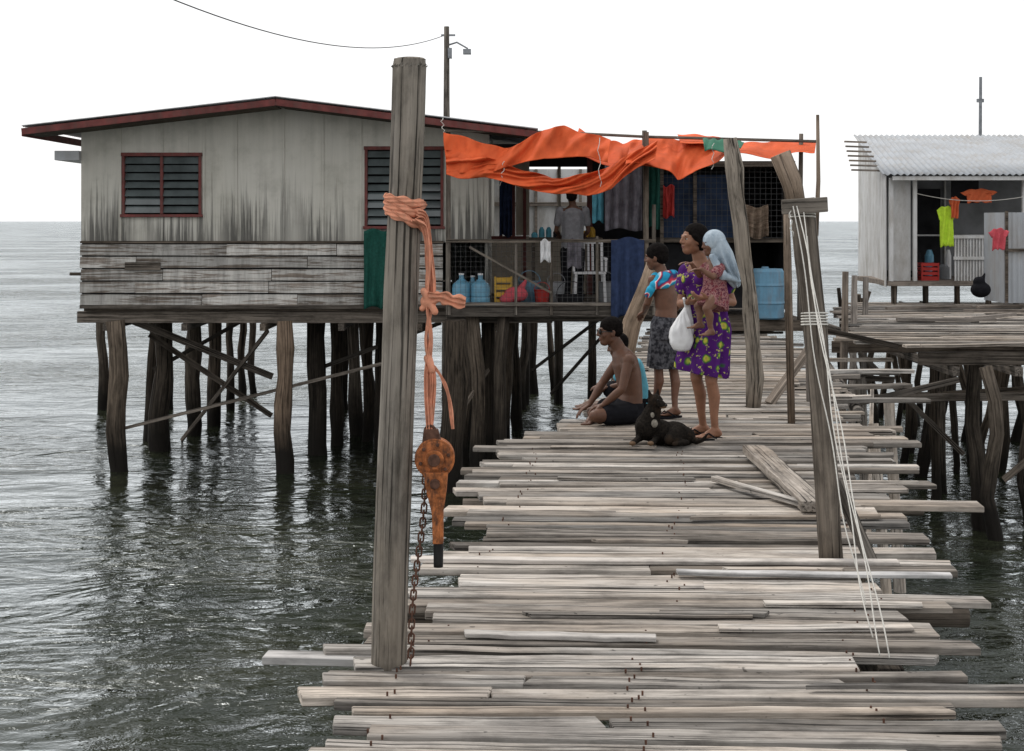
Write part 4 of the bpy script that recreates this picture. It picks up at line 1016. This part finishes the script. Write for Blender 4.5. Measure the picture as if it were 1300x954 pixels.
blob('shoulder_towel',[C(J(826,368,-.12),.028,J(840,352,-.09),.045),C(J(840,352,-.09),.045,J(854,350,.0),.05),C(J(854,350,0),.05,J(859,358,.1),.045),C(J(826,368,-.13),.035,J(823,374,-.12),.03),C(J(840,362,-.11),.035,J(852,356,-.03),.045),C(J(830,362,-.13),.035,J(846,362,-.1),.03),C(J(832,352,-.02),.04,J(826,368,-.02),.03)],'towel',by,.006,3)
thong(j['anR'],V(-.8,-.3,0),by); thong(j['anL'],V(-.9,.3,0),by)

# ---- SEATED MAN
Y0=11.25
mg=group('seated_man',(J(797,530).x,Y0,DZ))
fwd=V(-1,-.15,0).normalized(); rgt=V(-.15,1,0).normalized()
j=dict(pelvis=J(798,520),waist=J(801,500),chest=J(796,466),neck=J(786,443),
 shL=J(798,458,-.18),elL=J(790,494,-.24),wrL=J(766,514,-.2),shR=J(786,457,.17),elR=J(765,486,.2),wrR=J(748,514,.12),
 hipL=J(798,522,-.09),knL=J(755,520,-.27),anL=J(776,528,.0),hipR=J(796,522,.09),knR=J(752,518,.27),anR=J(752,528,-.02),back=V(0,0,-1))
for k_ in('anL','anR'): j[k_].z=DZ+.05
for k_ in('knL','knR'): j[k_].z=DZ+.09
j['pelvis'].z=DZ+.1; j['hipL'].z=j['hipR'].z=DZ+.09
hf=V(-.97,-.2,-.02)
hd,hg=headp(J(774,422,-.01),hf,V(-.1,0,1),.98)
pr=torso(j,rgt,1.02)+limbs(j,.94)+[C(j['neck']+V(.01,0,-.02),.056,J(778,430),.052)]+hd+foot(j['anL'],V(-.6,.8,0),.95)+foot(j['anR'],V(-.4,-.9,0),.95)
pr+=[C(j['chest']+V(.0,-.1,.02),.07,j['chest']+V(0,.1,.02),.07)]
pr+=hand(j['wrL'],V(-.95,.1,-.25),V(0,0,-1),.95,.35,1)+hand(j['wrR'],V(-.8,-.1,-.5),V(0,0,-1),.95,.25,-1)
blob('body',pr,'skinm',mg,.0055,3); eyes(hg,mg,hf,1,.98)
blob('hair',[E(hg(0,-.016,.048),(.081,.094,.081),hf),E(hg(0,-.05,.012),(.075,.06,.055),hf),C(hg(.066,.02,.03),.014,hg(.07,.0,.005),.01),C(hg(-.066,.02,.03),.014,hg(-.07,.0,.005),.01)],'hair',mg,.005,2)
sp=j['hipL'].lerp(j['knL'],.6);sq=j['hipR'].lerp(j['knR'],.6)
blob('shorts',[('l',[(j['waist']+V(.0,0,-.05),.13,.1),(j['pelvis'],.16,.13),(j['pelvis']-V(0,0,.08),.15,.13)],rgt,None),C(j['hipL'],.095,sp,.082),C(j['hipR'],.095,sq,.082)],'blackc',mg,.006,3)
mb=MB()
for x in(-.033,.033): mb.pole([hg(x,.088,.006),hg(x,.093,.005)],[.022,.021],16,0,sub=1)
mb.pole([hg(-.012,.094,.01),hg(.012,.094,.01)],[.003,.003],6,0)
for s in(-1,1): mb.pole([hg(s*.053,.086,.01),hg(s*.074,.04,.01),hg(s*.082,-.01,.006)],[.003]*3,6,0)
mb.build('sunglasses','black',mg,smooth=True)

# ---- SEATED CHILD
Y0=11.95
cg=group('seated_child',(J(805,515).x,Y0,DZ)); fwd=V(-1,.1,0); rgt=V(.1,1,0).normalized()
j=dict(pelvis=J(808,508),waist=J(808,492),chest=J(803,470),neck=J(795,452),
 shL=J(806,464,-.12),elL=J(792,488,-.16),wrL=J(772,492,-.12),shR=J(796,464,.12),elR=J(780,488,.14),wrR=J(766,490,.1),
 hipL=J(806,510,-.07),knL=J(762,490,-.1),anL=J(748,512,-.08),hipR=J(806,510,.07),knR=J(764,488,.1),anR=J(750,510,.08),back=V(.3,0,-.7))
for k_ in('anL','anR'): j[k_].z=DZ+.06
j['pelvis'].z=DZ+.09; j['hipL'].z=j['hipR'].z=DZ+.09
hf=V(-.95,.1,-.25); hd,hg=headp(J(784,440),hf,V(-.2,0,1),.85)
pr=torso(j,rgt,.78)+limbs(j,.72)+[C(j['neck'],.04,J(788,445),.04)]+hd+foot(j['anL'],V(-1,0,0),.8)+foot(j['anR'],V(-1,.1,0),.8)+hand(j['wrL'],V(-1,0,0),V(0,0,-1),.8,.4,1)+hand(j['wrR'],V(-1,0,0),V(0,0,-1),.8,.4,-1)
blob('body',pr,'skinm',cg,.0065,3); eyes(hg,cg,hf,1,.85)
blob('hair',[E(hg(0,-.016,.045),(.08,.092,.078),hf),E(hg(0,-.05,.012),(.071,.055,.05),hf)],'hair',cg,.006,2)
blob('shirt',[('l',[(j['neck']-V(-.01,0,.02),.06,.055),(j['chest']+(j['neck']-j['chest'])*.4,.13,.1),(j['chest'],.135,.105),(j['waist'],.13,.105),(j['pelvis']+V(0,0,-.02),.14,.115)],rgt,(.06,7)),C(j['shL'],.052,j['shL'].lerp(j['elL'],.6),.055),C(j['shR'],.052,j['shR'].lerp(j['elR'],.6),.055)],'teal',cg,.006,2)
blob('shorts',[E(j['pelvis'],(.14,.13,.1)),C(j['hipL'],.08,j['hipL'].lerp(j['knL'],.7),.068),C(j['hipR'],.08,j['hipR'].lerp(j['knR'],.7),.068)],'blackc',cg,.007,2)

# ---- PERSON on veranda
Y0=20.75
zf_=vz(390)
vg=group('veranda_vendor',(J(725,380).x,Y0,zf_)); fwd=V(.1,1,0).normalized(); rgt=V(1,-.1,0).normalized()
j=dict(pelvis=J(727,318),waist=J(727,301),chest=J(727,276),neck=J(727,261),
 shL=J(711,268),elL=J(706,293,.05),wrL=J(711,300,.25),shR=J(743,268),elR=J(747,293,.05),wrR=J(741,301,.25),
 hipL=J(719,320),knL=J(719,352),anL=J(719,385),hipR=J(735,320),knR=J(735,352),anR=J(735,385),back=-fwd)
j['anL'].z=j['anR'].z=zf_+.075
hd,hg=headp(J(726,250),V(.2,1,-.15),V(0,0,1),1)
pr=torso(j,rgt,1)+limbs(j,.95)+[C(j['neck'],.05,J(726,254),.05)]+hd+foot(j['anL'],fwd)+foot(j['anR'],fwd)+hand(j['wrL'],V(0,1,0),V(0,0,-1),1,.4,1)+hand(j['wrR'],V(0,1,0),V(0,0,-1),1,.4,-1)
blob('body',pr,'skinm',vg,.009,2); eyes(hg,vg,V(.2,1,0),1,1)
blob('hair',[E(hg(0,-.016,.04),(.085,.1,.088),V(.2,1,0)),E(hg(0,-.05,.0),(.076,.062,.075),V(.2,1,0))],'hair',vg,.008,2)
blob('shirt',[('l',[(j['neck']-V(0,0,.02),.07,.06),(j['chest']+(j['neck']-j['chest'])*.4,.17,.12),(j['chest'],.17,.125),(j['waist'],.155,.115),(j['pelvis'],.165,.12)],rgt,(.06,7)),C(j['shL'],.065,j['shL'].lerp(j['elL'],.6),.06),C(j['shR'],.065,j['shR'].lerp(j['elR'],.6),.06)],'greyc',vg,.009,2)
blob('trousers',[E(j['pelvis'],(.17,.13,.12)),C(j['hipL'],.095,j['knL'],.075),C(j['knL'],.075,j['anL'],.06),C(j['hipR'],.095,j['knR'],.075),C(j['knR'],.075,j['anR'],.06)],'blackc',vg,.009,2)

# ---- DOG
Y0=10.12
dg_=group('dog',(J(835,566).x,Y0,DZ))
def D(px,py,dy=0): return J(px,py,dy)
hc=D(832,509,-.05); hf=V(.6,-.75,-.02).normalized()
hu=V(0,0,1); hs=hf.cross(hu).normalized()
G=lambda x,y,z: hc+hs*x+hf*y+hu*z
body=[E(D(822,542,.0),(.09,.11,.1),V(-.3,-1,0)),E(D(837,549,.04),(.12,.12,.09)),E(D(855,551,.05),(.12,.12,.09)),E(D(868,554,.0),(.085,.08,.07)),
 C(D(824,536,-.02),.08,D(830,518,-.03),.055),C(D(830,518,-.03),.052,hc,.045),
 E(hc,(.05,.057,.047),hf),C(G(0,.03,-.008),.034,G(0,.085,-.022),.021),C(G(0,.02,-.025),.025,G(0,.07,-.035),.014),
 C(G(-.032,-.015,.03),.019,G(-.046,-.02,.076),.006),C(G(.032,-.015,.03),.019,G(.046,-.02,.076),.006),
 C(D(815,541,-.05),.044,D(812,556,.0),.03),C(D(812,556,-.02),.026,D(806,561,-.17),.02),C(D(806,561,-.17),.02,D(803,563,-.23),.021),
 C(D(831,541,-.06),.04,D(834,556,-.04),.028),C(D(834,556,-.04),.025,D(829,562,-.2),.019),C(D(829,562,-.2),.02,D(826,563,-.26),.021),
 C(D(862,551,-.04),.07,D(850,558,-.14),.04),C(D(850,559,-.14),.029,D(872,562,-.13),.019),C(D(872,562,-.14),.019,D(856,564,-.2),.017),
 C(D(874,556,.0),.028,D(884,561,-.06),.021),C(D(884,561,-.06),.021,D(892,559,-.12),.015),C(D(892,559,-.12),.015,D(897,553,-.13),.009)]
blob('body',body,'dog',dg_,.005,3)
blob('chest_blaze',[E(D(828,528,-.075),(.022,.018,.035)),E(D(831,538,-.1),(.024,.02,.03))],'dogw',dg_,.004,3)
blob('muzzle_patch',[C(G(0,.06,-.03),.018,G(0,.088,-.028),.0175)],'dogt',dg_,.003,2)
blob('paws',[E(D(803,563.2,-.235),(.023,.032,.017),V(0,-1,0)),E(D(826,563.2,-.265),(.023,.032,.017),V(0,-1,0))],'dogt',dg_,.003,2)
blob('nose_and_eyes',[E(G(0,.108,-.02),(.011,.009,.009),hf),E(G(-.022,.046,.012),(.007,.006,.007),hf),E(G(.022,.046,.012),(.007,.006,.007),hf)],'black',dg_,.002,1)

# ================================================================ WORLD, SUN, CAMERA
w=bpy.data.worlds.new('World'); sc.world=w; w.use_nodes=True; nt=w.node_tree
bgd=nt.nodes['Background']; sky=nt.nodes.new('ShaderNodeTexSky'); sky.sky_type='NISHITA'; sky.sun_disc=False
el=math.radians(55); az=math.radians(-40)
sky.sun_elevation=el; sky.sun_rotation=az; sky.dust_density=4; sky.air_density=1
mx=nt.nodes.new('ShaderNodeMix'); mx.data_type='RGBA'; mx.inputs[0].default_value=.85; mx.inputs[7].default_value=(8.6,8.6,8.65,1)
nt.links.new(sky.outputs[0],mx.inputs[6]); nt.links.new(mx.outputs[2],bgd.inputs['Color']); bgd.inputs['Strength'].default_value=.145
sd=bpy.data.lights.new('sun','SUN'); sd.energy=1.5; sd.angle=math.radians(12); sd.color=(1,.96,.9)
so=bpy.data.objects.new('sun',sd); sc.collection.objects.link(so)
dirv=V(math.sin(az)*math.cos(el),math.cos(az)*math.cos(el),math.sin(el)); so.rotation_euler=dirv.to_track_quat('Z','Y').to_euler()
cam=bpy.data.cameras.new('camera'); co=bpy.data.objects.new('camera',cam); sc.collection.objects.link(co)
co.location=(0,0,CZ); co.rotation_euler=(math.pi/2,0,0); cam.lens=50; cam.sensor_width=36; cam.shift_y=-197/1300; cam.clip_end=9000; cam.clip_start=.05
sc.camera=co
